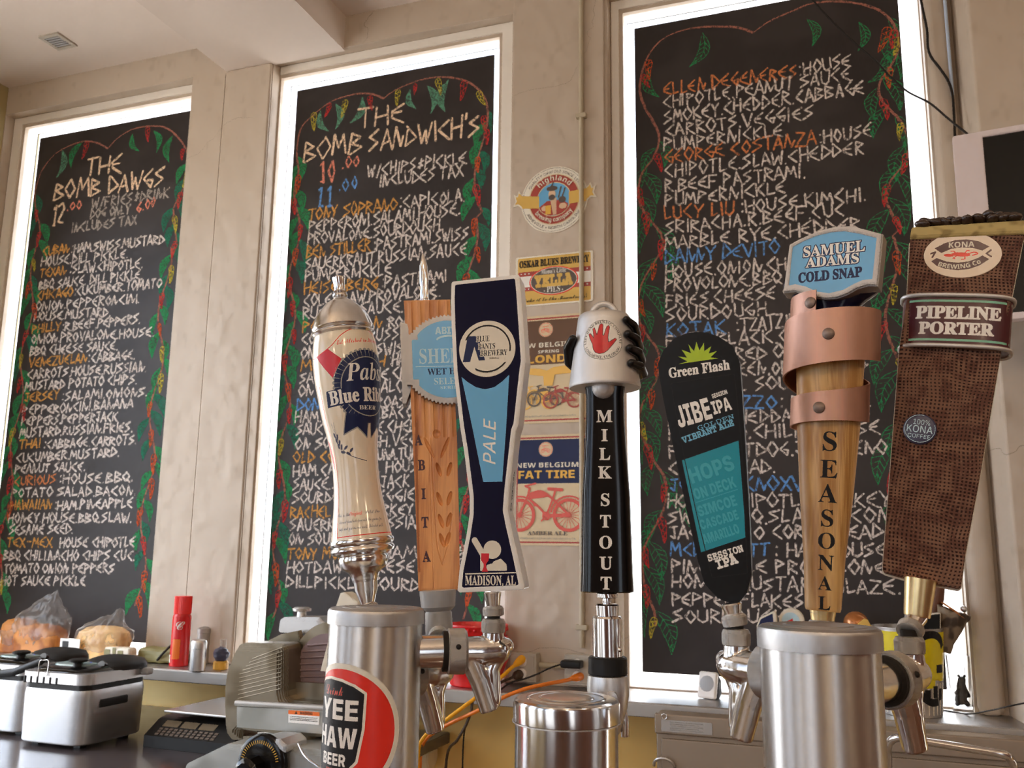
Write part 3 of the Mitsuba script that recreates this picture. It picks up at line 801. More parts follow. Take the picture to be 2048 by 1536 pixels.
def ribbons(lines, w, jit=0.0):
    """Chalk strokes: every run of each polyline as a flat ribbon with pointed ends; lines in board coordinates (u, v)."""
    V, F = [], []
    for pts in lines:
        p = np.asarray(pts, float)
        for a, b in zip(p, p[1:]):
            d = b - a
            L = np.hypot(*d)
            if L < 1e-6:
                continue
            d /= L
            n = np.array([-d[1], d[0]]) * w * 0.5 * rng.uniform(0.8, 1.15)
            o = np.array([rng.uniform(-jit, jit), rng.uniform(-jit, jit)])
            e = d * w * 0.42
            k = len(V)
            V += [a - e + o, a + n + o, b + n * rng.uniform(.7, 1) + o, b + e + o, b - n + o, a - n * rng.uniform(.7, 1) + o]
            F += [(k, k + 5, k + 1), (k + 1, k + 5, k + 4), (k + 1, k + 4, k + 2), (k + 2, k + 4, k + 3)]
    return np.array(V), np.array(F)


def on_board(i, VF, lift):
    v, f = VF
    v = np.stack([np.clip(v[:, 0], .003, W_ - .003), np.clip(v[:, 1], .003, H_ - .003)], 1)
    return trimesh.Trimesh(np.stack([BX[i] + v[:, 0], np.full(len(v), 2.5 - lift), BZ + v[:, 1]], 1), f, process=False)


def leaf_lines(a, b, bend, fat, fill):
    a, b = np.array(a), np.array(b)
    d = b - a
    n = np.array([-d[1], d[0]])
    t = np.linspace(0, 1, 9)
    mid = a + d * t[:, None] + n * (bend * np.sin(np.pi * t))[:, None]
    half = fat * np.sin(np.pi * np.clip(t, 0, 1) ** 0.85) ** 1.1
    L, R = mid + n * half[:, None], mid - n * half[:, None]
    out = [L, R, mid]
    for k in (2, 3, 4, 5, 6):
        out += [[mid[k], L[min(k + 1, 8)]], [mid[k], R[min(k + 1, 8)]]]
    if fill:
        out += [mid + n * (half * q)[:, None] for q in (-.7, -.35, .35, .7)]
    return out


def pepper_lines(a, b, bend):
    a, b = np.array(a), np.array(b)
    d = b - a
    n = np.array([-d[1], d[0]])
    t = np.linspace(0, 1, 9)
    mid = a + d * t[:, None] + n * (bend * t ** 2)[:, None]
    half = 0.17 * np.clip(1.25 - t, 0, 1) * np.minimum(1, t * 6 + 0.5)
    half[-1] = 0
    L, R = mid + n * half[:, None], mid - n * half[:, None]
    zig = [(L if k % 2 else R)[k] * .8 + mid[k] * .2 for k in range(1, 8)]
    return [L, R, [L[0], R[0]], zig, mid]


def side_vine(u0, amp, lam, v0, v1, ph):
    v = np.linspace(v0, v1, 90)
    return np.stack([u0 + amp * np.sin(2 * np.pi * (v0 - v) / lam + ph), v], 1)


ARCH = {1: ([(0.353, 1.809), (0.298, 1.840), (0.235, 1.856), (0.173, 1.852), (0.100, 1.830), (0.054, 1.794), (0.022, 1.746), (0.009, 1.675), (0.022, 1.601), (0.048, 1.543), (0.057, 1.495), (0.044, 1.446)],
            [(0.353, 1.809), (0.397, 1.845), (0.468, 1.871), (0.562, 1.869), (0.634, 1.845), (0.699, 1.786), (0.735, 1.722), (0.737, 1.630), (0.713, 1.575), (0.691, 1.526), (0.702, 1.462), (0.715, 1.398)]),
        2: ([(0.348, 1.816), (0.297, 1.842), (0.239, 1.851), (0.170, 1.846), (0.127, 1.833), (0.075, 1.802), (0.033, 1.768), (0.018, 1.725), (0.016, 1.660), (0.027, 1.603)],
            [(0.348, 1.816), (0.372, 1.832), (0.422, 1.849), (0.497, 1.861), (0.572, 1.855), (0.641, 1.831), (0.691, 1.792), (0.720, 1.745), (0.728, 1.686), (0.719, 1.631), (0.704, 1.578), (0.691, 1.532), (0.686, 1.487), (0.692, 1.431), (0.714, 1.368)]),
        3: ([(0.353, 1.820), (0.309, 1.846), (0.244, 1.862), (0.170, 1.870), (0.102, 1.859), (0.064, 1.833), (0.036, 1.792), (0.019, 1.737), (0.016, 1.689), (0.030, 1.637), (0.052, 1.593), (0.071, 1.545), (0.067, 1.503), (0.047, 1.463), (0.020, 1.430), (0.007, 1.384), (0.012, 1.329), (0.040, 1.279), (0.072, 1.234), (0.075, 1.195), (0.060, 1.162), (0.035, 1.126), (0.012, 1.083), (0.001, 1.039), (0.002, 0.986), (0.020, 0.940), (0.049, 0.901), (0.062, 0.861), (0.056, 0.814), (0.035, 0.771), (0.015, 0.741), (0.001, 0.701), (0.002, 0.658), (0.019, 0.615), (0.043, 0.565), (0.068, 0.527), (0.074, 0.481), (0.065, 0.433), (0.043, 0.392), (0.019, 0.351), (0.005, 0.310), (0.004, 0.256), (0.017, 0.203), (0.034, 0.164), (0.039, 0.122)],
            [(0.353, 1.820), (0.402, 1.848), (0.459, 1.865), (0.514, 1.879), (0.582, 1.873), (0.648, 1.851), (0.698, 1.819), (0.728, 1.777), (0.741, 1.729), (0.735, 1.685), (0.714, 1.644), (0.689, 1.611), (0.681, 1.575), (0.695, 1.535), (0.724, 1.493), (0.743, 1.447), (0.747, 1.403), (0.735, 1.361), (0.708, 1.329), (0.687, 1.296), (0.682, 1.261), (0.695, 1.217), (0.715, 1.179)])}
HUNG = {1: [('pale_green', [(0.124, 1.836), (0.109, 1.724)]), ('green', [(0.222, 1.855), (0.178, 1.754)]), ('red', [(0.245, 1.852), (0.244, 1.782)]), ('green', [(0.466, 1.851), (0.505, 1.777)]), ('red', [(0.537, 1.867), (0.534, 1.807)]), ('green', [(0.567, 1.848), (0.588, 1.759)]), ('green', [(0.656, 1.814), (0.652, 1.710)]), ('red', [(0.709, 1.755), (0.700, 1.709)])],
        2: [('yellow', [(0.077, 1.809), (0.067, 1.742)]), ('pale_green', [(0.101, 1.811), (0.137, 1.731)]), ('red', [(0.137, 1.833), (0.130, 1.782)]), ('pale_green', [(0.161, 1.827), (0.165, 1.734)]), ('yellow', [(0.198, 1.836), (0.198, 1.771)]), ('pale_green', [(0.265, 1.834), (0.221, 1.747)]), ('red', [(0.294, 1.835), (0.294, 1.780)]), ('yellow', [(0.403, 1.838), (0.387, 1.783)]), ('pale_green', [(0.445, 1.831), (0.469, 1.760)]), ('red', [(0.463, 1.849), (0.469, 1.812)]), ('pale_green', [(0.509, 1.834), (0.525, 1.735)]), ('yellow', [(0.543, 1.853), (0.570, 1.798)]), ('pale_green', [(0.585, 1.842), (0.577, 1.730)]), ('red', [(0.641, 1.829), (0.644, 1.761)]), ('yellow', [(0.693, 1.783), (0.708, 1.726)]), ('red', [(0.714, 1.694), (0.710, 1.639)])],
        3: [('green', [(0.207, 1.850), (0.165, 1.745)]), ('green', [(0.505, 1.833), (0.515, 1.747)]), ('green', [(0.642, 1.795), (0.635, 1.708)]), ('green', [(0.710, 1.682), (0.655, 1.608)]), ('orange', [(0.715, 1.765), (0.701, 1.691)]), ('red', [(0.733, 1.753), (0.712, 1.700)]), ('green', [(0.044, 1.757), (0.073, 1.664)]), ('orange', [(0.046, 1.790), (0.032, 1.727)]), ('red', [(0.024, 1.745), (0.036, 1.697)])]}
NAMES = {1: 'black chalk menu board headed the bomb dawgs in the leftmost window', 2: 'black chalk menu board headed the bomb sandwichs in the middle window',
         3: 'black chalk menu board beginning with ellen in the nearest window'}
NAMES[3] = 'largest black chalk menu board, without a heading, behind the black paddle and wooden tap handles'
W_, H_ = BOARD_W, BOARD_H
for i in (1, 2, 3):
    mb = obj('menu_board', box(BX[i], BX[i] + W_, 2.5, 2.507, BZ, BZ + H_, 0.0015), 'm_board', smooth=30, label=NAMES[i], cat='chalkboard')
    obj('batten', cat_([box(OPEN[i][0] + 0.06, OPEN[i][1] - 0.06, 2.507, 2.545, BZ + q * H_, BZ + q * H_ + 0.05) for q in (.12, .85)]), 'm_oak', mb, smooth=False)
    for text, col, u0, v0, u1, v1, h in MENU[i]:
        a, b = np.array([u0, v0]), np.array([u1, v1])
        d = b - a
        adv = np.array([NARROW.get(c, 1.0) for c in text])
        pos = np.concatenate([[0], np.cumsum(adv)]) / adv.sum()
        L, strokes = np.hypot(*d), []
        gap = 0.15 * L / adv.sum()
        heavy = col in 'ps' or (col == 'b' and text[0] in '1.')
        for k, c in enumerate(text):
            if c == ' ':
                continue
            w = adv[k] * L / adv.sum() - gap
            o = a + d * pos[k] + np.array([0, rng.uniform(-.04, .04) * h])
            hh = h * rng.uniform(.86, 1.0) * (1.0 if heavy else 0.97)
            for st in RUNES[c]:
                q = np.array([(x * w + rng.uniform(-.05, .05) * h, y * hh + rng.uniform(-.04, .04) * h) for x, y in st])
                q = np.stack([q[:, 0], q[:, 1] + q[:, 0] * d[1] / d[0]], 1) + o
                strokes.append(q)
        wd = (0.0072, 0.0064, 0.0058)[i - 1] * (1.35 if h > 0.068 else 1.0)
        obj('chalk_line', on_board(i, ribbons(strokes, wd, 0.0004), 0.0006), 'm_chalk_' + col, mb, smooth=False)
    lo, hi = ARCH[i]
    vl = curve(lo, 120)
    vr = curve(hi, 120)
    if i < 3:
        lam = 0.34 if i == 1 else 0.30
        vl = np.vstack([vl, side_vine(vl[-1, 0] + 0.004, 0.017, lam, vl[-1, 1] - 0.02, 0.10, 3.5)])
    q = vr[-1]
    vr = np.vstack([vr, side_vine(min(q[0], W_ - 0.065), 0.020, 0.36, q[1] - 0.02, 0.12 if i < 3 else 0.35, 0.6)])
    for vine in (vl, vr):
        for k, (pp, wv) in enumerate(((vine, 0.0062),)):
            obj('chalk_vine', on_board(i, ribbons([vine, vine + [0.0018, 0.001], vine - [0.002, 0.0012]], 0.0034, 0.0006), 0.0007), 'm_chalk_vine', mb, smooth=False)
        seg = np.concatenate([[0], np.cumsum(np.hypot(*np.diff(vine, axis=0).T))])
        s, side, n = (0.40 if i == 3 else 0.46), 1, 0
        if i == 3 and vine is vl:
            s = 0.62
        while s < seg[-1] - 0.02:
            k = min(np.searchsorted(seg, s), len(vine) - 1)
            p = vine[k]
            green = n % 3 != 2
            ln = (rng.uniform(.085, .125) if i == 3 else rng.uniform(.075, .105)) if green else rng.uniform(.048, .07)
            ang = -math.pi / 2 + side * rng.uniform(.15, .6)
            tip = p + ln * np.array([math.cos(ang), math.sin(ang)])
            tip[0] = min(max(tip[0], 0.008), W_ - 0.008)
            p = np.array([min(max(p[0], 0.006), W_ - 0.006), p[1]])
            if green:
                lines_, col = leaf_lines(p, tip, side * .16, .17, i < 3), ('green' if i == 3 else rng.choice(['green', 'teal', 'green']))
                obj('chalk_leaf', on_board(i, ribbons(lines_, 0.0024 if i == 3 else 0.0036, 0.0005), 0.0005), 'm_chalk_' + col, mb, smooth=False)
            else:
                lines_, col = pepper_lines(p, tip, -side * .25), rng.choice(['red', 'orange', 'red', 'yellow'])
                obj('chalk_pepper', on_board(i, ribbons(lines_, 0.0026 if i == 3 else 0.0034, 0.0005), 0.0008), 'm_chalk_' + col, mb, smooth=False)
            s += rng.uniform(.026, .040)
            side = -side
            n += 1
    for col, (a, b) in HUNG[i]:
        if 'green' in col:
            obj('chalk_leaf', on_board(i, ribbons(leaf_lines(a, b, rng.choice([-.22, .22]), .14, i < 3), 0.0026, 0.0005), 0.0005), 'm_chalk_' + col, mb, smooth=False)
        else:
            obj('chalk_pepper', on_board(i, ribbons(pepper_lines(a, b, rng.choice([-.2, .2])), 0.0026, 0.0005), 0.0008), 'm_chalk_' + col, mb, smooth=False)

# ---------------------------------------------------------------- beer towers and their faucets
def loft(sections, p=3.0, n=64):
    """Stacked superellipses: (z, half width, half depth, x shift, y shift)."""
    t = np.arange(n) * 2 * np.pi / n
    c, s = np.cos(t), np.sin(t)
    V = []
    for z, a, b, *o in sections:
        ox, oy = (list(o) + [0, 0])[:2]
        V.append(np.stack([ox + a * np.sign(c) * np.abs(c) ** (2 / p), oy + b * np.sign(s) * np.abs(s) ** (2 / p), np.full(n, z)], 1))
    m = len(V)
    V = np.vstack(V + [[[(sections[0][3] if len(sections[0]) > 3 else 0), (sections[0][4] if len(sections[0]) > 4 else 0), sections[0][0]],
                        [(sections[-1][3] if len(sections[-1]) > 3 else 0), (sections[-1][4] if len(sections[-1]) > 4 else 0), sections[-1][0]]]])
    F = []
    for i in range(m - 1):
        for j in range(n):
            a, b, c2, d = i * n + j, i * n + (j + 1) % n, (i + 1) * n + (j + 1) % n, (i + 1) * n + j
            F += [(a, b, c2), (a, c2, d)]
    for j in range(n):
        F += [(m * n, (j + 1) % n, j), (m * n + 1, (m - 1) * n + j, (m - 1) * n + (j + 1) % n)]
    return trimesh.Trimesh(V, F, process=False)


def skin(r, z0, z1, n=96, rows=8):
    """An open cylinder wall with u around and v up, for brushed metal."""
    th, z = np.meshgrid(np.linspace(0, 2 * np.pi, n + 1), np.linspace(z0, z1, rows + 1))
    v = np.stack([r * np.cos(th), r * np.sin(th), z], -1).reshape(-1, 3)
    uv = np.stack([th / (2 * np.pi), (z - z0) / (z1 - z0)], -1).reshape(-1, 2)
    i, j = np.meshgrid(np.arange(rows), np.arange(n), indexing='ij')
    q = np.stack([i * (n + 1) + j, i * (n + 1) + j + 1, (i + 1) * (n + 1) + j + 1, (i + 1) * (n + 1) + j], -1).reshape(-1, 4)
    return trimesh.Trimesh(v, np.vstack([q[:, [0, 1, 2]], q[:, [0, 2, 3]]]), process=False), uv


def along_x(m):
    v = m.vertices.copy()
    m.vertices = np.stack([v[:, 2], v[:, 1], -v[:, 0]], 1)
    return m


def facing(o, target):
    """Matrix with +x along the level direction from target (the tower's axis) to o, origin at o."""
    d = np.array(o[:2]) - np.array(target[:2])
    return at(*o, math.atan2(d[1], d[0])), np.hypot(*d)


BODY = None


def faucet(tower, axis, o, lever, k=1.0, tower_r=0.038, ferrule='m_chrome'):
    """A chrome faucet: o is the middle of its body, lever the foot of the tap handle it carries."""
    global BODY
    f = numbered(tower + '__faucet')
    M, L = facing(o, axis)
    L /= k
    M = M @ np.diag([k, k, k, 1])
    if BODY is None:
        parts = [chain([(-.026, 0, 0), (-.008, 0, 0), (.004, 0, .001)], [.0118, .0125, .0118]), chain([(.003, 0, .002), (.0105, 0, .004)], [.011, .0072]),
                 chain([(0, 0, .002), (0, 0, .017)], [.0105, .0088]), chain([(-.019, 0, -.004), (-.0105, 0, -.022), (-.002, 0, -.046)], [.0105, .0094, .0086]),
                 chain([(.008, 0, .001), (-.0005, 0, -.015), (.0015, 0, -.040)], [.0064, .0066, .0062])]
        BODY = smoothed(m3.Manifold.batch_boolean(parts, m3.OpType.Add).trim_by_plane((-.35, 0, .93), -.0437), 0.0018, 7)
    obj('body', BODY, 'm_chrome', f, M, smooth=True)
    obj('shank', along_x(lathe([(.0133, -L + tower_r / k - .002), (.0133, -.041)], 48)), 'm_chrome', f, M)
    obj('gasket', along_x(lathe([(.0164, -.0425), (.0164, -.0375)], 48)), 'm_black_rubber', f, M)
    ring_ = along_x(lathe([(.0174, -.0385), (.0186, -.0375), (.0186, -.0245), (.0165, -.0225), (.0125, -.022)], 64))
    obj('coupling_ring', ring_, 'm_knurl', f, M, smooth=25)
    obj('coupling_hole', moved(trimesh.creation.icosphere(2, .0022), at(-.031, -.0176, .0052)), 'm_black_rubber', f, M, smooth=True)
    obj('bonnet', lathe([(.0085, .0145), (.0099, .0155), (.0102, .018), (.0102, .0235), (.0088, .0262), (.006, .0268)], 48), 'm_knurl', f, M, smooth=25)
    obj('ball', lathe([(.0056, .026), (.0056, .031)], 32), 'm_black_rubber', f, M)
    b = np.array(lever, float)
    a = M[:3, 3] + np.array([0, 0, .0285 * k])
    d = b - a
    h = np.linalg.norm(d)
    z = d / h
    x = np.cross([0, 1.0, 0], z)
    x /= np.linalg.norm(x)
    Q = np.eye(4)
    Q[:3, 0], Q[:3, 1], Q[:3, 2], Q[:3, 3] = x, np.cross(z, x), z, a
    obj('lever_collar', lathe([(.0070 * k, 0), (.0088 * k, .0006), (.0090 * k, .002), (.0090 * k, .0062 * k), (.0076 * k, .0080 * k), (.006 * k, .0085 * k)], 48), 'm_knurl', f, Q, smooth=25)
    obj('ferrule', lathe([(.0055 * k, .0075 * k), (.0060 * k, .010 * k), (.0076 * k, h), (.0066 * k, h + .001)], 48), ferrule, f, Q)
    return f


def tower(label, axis, ztop, r, cap_h, tube, cap, steps, polished=False):
    t = thing('beer_tower', label, 'beer tower', None)
    x, y = axis
    m, uv = skin(r - .0015, 1.05, ztop - cap_h + .001)
    obj('tube', m, tube, t, at(x, y, 0), smooth=True, uv=uv)
    obj('base_flange', lathe([(r + .02, 1.0502), (r + .02, 1.056), (r + .004, 1.062), (r - .001, 1.066)]), cap, t, at(x, y, 0))
    prof = [(r - .0025, ztop - cap_h), (r, ztop - cap_h + .0004), (r, ztop - .0035), (r - .001, ztop - .0012), (r - .003, ztop)]
    for q in steps:
        prof += [(q + .0020, ztop), (q + .0012, ztop + .0007), (q, ztop + .0008), (q - .0008, ztop + .0004)]
        ztop += .0004
    obj('cap', lathe(prof + [(0, ztop)], 96), cap, t, at(x, y, 0), smooth=28)
    return t


LX, MX, RX = np.array((-0.366, 0.6853, 1.3986)), np.array((-0.1944, 0.6603, 1.3442)), np.array((-0.0167, 0.6274, 1.4019))
tl = tower('brushed steel beer tower wearing a round red sticker', LX[:2], 1.4015, .0398, .0128, 'm_brushed', 'm_brushed_cap', (.026, .015))
tmid = tower('lower polished chrome beer tower under the black milk stout handle', MX[:2], MX[2], .0388, .0155, 'm_chrome', 'm_chrome', (.027, .0185))
tr = tower('brushed steel beer tower under the wooden seasonal tap handle', RX[:2], 1.4045, .0384, .0140, 'm_brushed', 'm_brushed_cap', (.028, .020))
obj('cap_seam', lathe([(.0385, 0), (.0394, .0002), (.0394, .001), (.0385, .0012)], 96), 'm_chrome_soft', tmid, at(MX[0], MX[1], MX[2] - .0165))
# red round sticker wrapped on the first tower
ST = thing('tower_sticker', 'round red beer sticker with a black bottle shape on the beer tower', 'sticker')
sk = 0.000418
zc = 1.3985 - (1432 - 1222) * sk
fx = np.array([EYE[0] - LX[0], EYE[1] - LX[1]])
fa = math.atan2(fx[1], fx[0])


def on_tube(lift, rad=.0388):
    def f(u, v):
        th = fa + np.asarray(u) * sk / rad
        return np.stack([LX[0] + (rad + lift) * np.cos(th), LX[1] + (rad + lift) * np.sin(th), zc + np.asarray(v) * sk], 1)
    return f


ink('border', disc(-66, 0, 119, 32), 'm_sticker_white', ST, surf=on_tube(.0002), step=9)
ink('field', disc(-66, 0, 109, 32), 'm_print_scarlet', ST, surf=on_tube(.0004), step=9)
bottle = Polygon([(-138, 74), (-120, 84), (-92, 89), (-62, 86), (-36, 78), (-16, 66), (-18, 4), (-28, -52), (-46, -70), (-46, -130), (-126, -130), (-126, -70), (-140, -52), (-140, 20)])
ink('bottle_outline', bottle.buffer(5), 'm_sticker_white', ST, surf=on_tube(.0006), step=9)
ink('bottle_shape', bottle, 'm_print_black', ST, surf=on_tube(.0008), step=9)
white = [words('YEE', 36, 'heavy', 96, -74, 18), words('HAW', 36, 'heavy', 100, -76, -31), words('BEER', 21, 'heavy', 62, -78, -63), Polygon([(-120, -76), (-108, -96), (-120, -96)]), Polygon([(-56, -76), (-66, -96), (-56, -96)]), rect(-53, -110, -50, -72)]
ink('lettering', unary_union(white), 'm_print_white', ST, surf=on_tube(.0010), step=6)
ink('script', unary_union([words('Drink', 17, 'script', 50, -84, 61, rot=0), words('FINE', 7, 'heavy', 18, -86, -75), words('SOUTHERN', 7, 'heavy', 36, -88, -85), words('BEER', 7, 'heavy', 20, -88, -95)]), 'm_print_coral', ST, surf=on_tube(.0010), step=6)

# ---------------------------------------------------------------- the tap handles (local units: one screen-scale unit is about 0.4 mm)
def P_(pts):
    return Polygon(pts).buffer(0)


def tb(text, h, style, ends, **kw):
    """Lettering between two baseline points."""
    (x0, z0), (x1, z1) = ends
    L = math.hypot(x1 - x0, z1 - z0)
    g = words(text, h, style, L, 0, 0, align='l', **kw)
    return affinity.translate(affinity.rotate(g, math.degrees(math.atan2(z1 - z0, x1 - x0)), origin=(0, 0)), x0, z0)


# --- white ceramic handle with a blue ribbon
h = thing('tap_handle', 'cream ceramic tap handle with a blue ribbon emblem and chrome bell top', 'tap handle', 'tap handles')
M = frame((-0.4174, 0.7634, 1.4001), (-0.4568, 0.7491, 1.7136), 652.6)
body = [(58.5, 120), (56, 138), (53.5, 156), (49.5, 180), (46.5, 206), (45, 230), (44.5, 256), (45.5, 282), (47.5, 306), (51, 330), (56, 356), (59.5, 382), (62, 408), (64.5, 430), (65.5, 448), (65.8, 470), (65.2, 488), (63, 508), (60.5, 520), (59, 528)]
obj('body', lathe(body, 96), 'm_cream_gloss', h, M, smooth=50)
obj('base', lathe([(12, -6), (17, 10), (21.5, 24), (22.5, 38), (25, 42), (26, 46), (28, 54), (33, 60), (41, 64), (44, 68), (47, 76), (48.5, 84), (46, 89), (49, 92), (59, 95), (62, 100), (61, 105), (57.5, 108), (61, 112), (62, 117), (60, 121), (50, 122)], 96), 'm_chrome', h, M, smooth=40)
obj('bell_top', lathe([(50, 526), (61, 527), (63.5, 531), (62, 534.5), (59.5, 536), (62, 539), (63, 543), (61.5, 547), (59.5, 552), (55.5, 563), (48, 576), (39, 587), (31, 596), (22, 602), (17, 604.5), (15.5, 607), (13, 609), (15.5, 612), (15, 616), (12, 618), (14.5, 621), (11.5, 624), (11, 630), (11.5, 640), (13.5, 650), (12.5, 653), (0, 653.5)], 96), 'm_chrome', h, M, smooth=30)
br, bz_ = np.array([p[0] for p in body]), np.array([p[1] for p in body])


def on_ceramic(lift):
    def f(u, v):
        r = np.interp(v, bz_, br) + lift
        th = np.asarray(u) / 64.0
        return np.stack([r * np.sin(th), -r * np.cos(th), np.asarray(v)], 1)
    return f


cx_, cz_ = 45, 412
teeth = unary_union([affinity.rotate(rect(cx_ - 3.0, cz_ + 60, cx_ + 3.0, cz_ + 71).buffer(1), 360 / 46 * k, origin=(cx_, cz_)) for k in range(46)])
scal = unary_union([disc(cx_, cz_, 72)] + [disc(cx_ + 72 * math.cos(t), cz_ + 72 * math.sin(t), 4.2, 6) for t in np.linspace(0, 2 * np.pi, 46, endpoint=False)])
tail = Polygon([(-8, 362), (42, 352), (38, 314), (14, 334), (-20, 322)])
tails = unary_union([tail, affinity.scale(tail, -1, 1, origin=(cx_, 0))])
ink('rosette', unary_union([scal, tails.buffer(2.5)]), 'm_print_grey', h, M, on_ceramic(.3), step=10)
ink('ribbon', unary_union([disc(cx_, cz_, 57), teeth, tails, P_([(-50, 376), (150, 384), (150, 416), (-48, 408)])]), 'm_print_navy', h, M, on_ceramic(.55), step=8)
ink('emblem_lettering', unary_union([tb('Blue Ribbon', 26, 'serif', [(-42, 380), (132, 386)], bold=.03), tb('Pabst', 34, 'italic', [(-2, 422), (96, 426)]), words('BEER', 8, 'serif', 44, 42, 366)]), 'm_print_white', h, M, on_ceramic(.8), step=6)
ink('red_band', unary_union([P_([(-64, 480), (-33, 491), (-7, 467), (-28, 432)]), P_([(-88, 318), (-76, 312), (-66, 268), (-70, 256), (-82, 292)])]), 'm_print_red', h, M, on_ceramic(.35), step=8)
edge = [line(curve([(-84, 481), (-66, 480), (-30, 493), (-3, 517), (25, 529), (61, 528), (92, 514)], 40), 1.6), line([(-58, 127), (100, 127)], 1.8), line([(-58, 127), (-57, 250), (-64, 330), (-66, 420)], 1.5), line([(-66, 122), (-66, 250), (-74, 340)], 1.2),
        tb('Established in Milwaukee', 9, 'script', [(-14, 496), (100, 505)]), words('Original', 7, 'italic', 30, -8, 165)]
ink('red_lines', unary_union(edge), 'm_print_scarlet', h, M, on_ceramic(.4), step=8)
sprig = [line(curve([(-44, 330), (-36, 306), (-24, 288), (0, 276), (34, 267)], 30), 1.4)] + [affinity.rotate(oval(x, z, 2.6, 6), a, origin=(x, z)) for x, z, a in ((-47, 322, 20), (-40, 318, -20), (-44, 311, 20), (-36, 307, -20), (-40, 300, 20), (-32, 298, -20), (-30, 288, 70), (-20, 296, -60), (-14, 284, 60), (-6, 290, -50))] + [line([(-46, 330), (-50, 346)], .8), line([(-43, 330), (-43, 347)], .8)]
note = [words('This is the', 6.5, 'script', 36, -40, 165), words('Pabst blue', 6.5, 'script', 40, 34, 166), words('choicest products provide the grains for', 6.5, 'script', 106, 2, 152), words('hops and grains are used. Selected with', 6.5, 'script', 106, 2, 139)]
ink('small_print', unary_union(sprig + note), 'm_print_dusk', h, M, on_ceramic(.4), step=8)

# --- cedar handle
h = thing('tap_handle', 'carved wooden tap handle with a round saw-toothed blue sign', 'tap handle', 'tap handles')
M = frame((-0.3419, 0.7589, 1.3796), (-0.361, 0.7519, 1.6847), 661.5)
wood = P_([(-47.1, 660.3), (49.0, 659.6), (49.1, 556.5), (50.3, 456.4), (50.5, 356.3), (48.7, 256.3), (43.7, 70.4), (-37.3, 73.5), (-37.2, 179.5), (-37.7, 299.6), (-39.6, 459.8), (-44.9, 560.1)])
m = man(slab(wood, 0, 62, 6))
cuts = []
for k in range(6):
    x = -44 + 18.5 * k
    cuts.append(m3.Manifold.cylinder(310, 8.5, 8.5, 20).translate((x, -5.0, 372)))
for (x, z), s in zip([(11.4, 308.0), (32.4, 307.2), (10.7, 249.3), (30.2, 249.7), (11.9, 206.1), (27.5, 207.7), (12.7, 168.4), (23.9, 170.2)], (1, -1) * 4):
    cuts.append(m3.Manifold.sphere(1, 20).scale((4.6, 7.5, 15)).rotate((0, -s * 17, 0)).translate((x, 0.5, z)))
for x, z, a in ((10, 380, 0), (-6, 352, 24), (26, 352, -24)):
    cuts.append(m3.Manifold.sphere(1, 20).scale((8, 7, 10) if a == 0 else (4, 6, 24)).rotate((0, -a, 0)).translate((x, 0, z)))
edge_ = [(-0.9, 398.3), (-0.7, 298.2), (1.5, 198.1), (3.8, 153.0), (11.6, 121.6), (25.0, 159.2), (35.2, 216.8)]
cuts.append(chain([(x, -.6, z) for x, z in edge_], [2.2] * len(edge_), n=8))
cuts.append(chain([(x, -.6, z) for x, z in [(-11.6, 618.9), (-4.8, 428.5), (-7.0, 78.3)]], [1.6] * 3, n=8))
m = m - m3.Manifold.batch_boolean(cuts, m3.OpType.Add)
obj('wood_body', tm(m), 'm_cedar', h, M, smooth=30)
obj('inlay', slab(P_([(x + 1.6, z) for x, z in [(-30.2, 419.4), (-35.7, 379.6), (-37.9, 109.5), (-33.9, 109.4)]]), -.5, 1), 'm_cedar_cut', h, M, smooth=False)
lets = []
for c, p in zip('ABITA', [(-28.5, 358.3), (-24.4, 308.1), (-22.5, 251.0), (-21.6, 195.0), (-21.1, 128.9)]):
    lets.append(words(c, 20, 'serif', None, p[0] + 2, p[1], stretch=.75, bold=.03))
ink('lettering', unary_union(lets), 'm_print_purple', h, M, y=-.6)
(sx, sz), = [(39.1, 529.9)]
saw = Polygon([(sx + (94 if k % 2 else 89.5) * math.cos(t), sz + (94 if k % 2 else 89.5) * math.sin(t)) for k, t in enumerate(np.linspace(0, 2 * np.pi, 144, endpoint=False))])
tab = rect(sx - 84, sz - 50, sx + 84, sz + 54)
sg = obj('sign', slab(unary_union([saw.intersection(rect(sx - 76, sz - 100, sx + 76, sz + 100)), tab]), -12, 1, 2), 'm_plaque_frame', h, M, smooth=30)
shield = unary_union([disc(sx, sz, 80).intersection(rect(sx - 60, sz - 99, sx + 60, sz + 99)), rect(sx - 72, sz - 40, sx + 72, sz + 42)]).buffer(-3).buffer(3)
ink('sign_face', shield, 'm_print_sky', sg, M, y=-12.6)
ink('sign_lettering', unary_union([words('SHEMY', 30, 'serif', 112, sx - 2, sz - 8), line([(sx - 66, sz - 14), (sx + 60, sz - 16)], 1.4), words('ABITA', 15, 'heavy', 56, sx + 4, sz + 52), line(arc(sx + 2, sz + 38, 24, 20, 160, b=10), 4), words('SELECT', 13, 'serif', 64, sx + 2, sz - 52), words('SERIES', 6, 'serif', 40, sx + 2, sz - 62)]), 'm_print_pale', sg, M, y=-13)
ink('sign_small_print', words('WET HOP', 13, 'serif', 82, sx - 2, sz - 32), 'm_print_navy', sg, M, y=-13)
obj('bracket', slab(P_([(-55.8, 614.5), (-41.0, 610.0), (-33.8, 587.7), (-36.0, 477.7), (-49.2, 444.2), (-56.2, 444.4), (-55.9, 560.5)]), 2, 54, 2), 'm_plaque_frame', h, M, smooth=30)
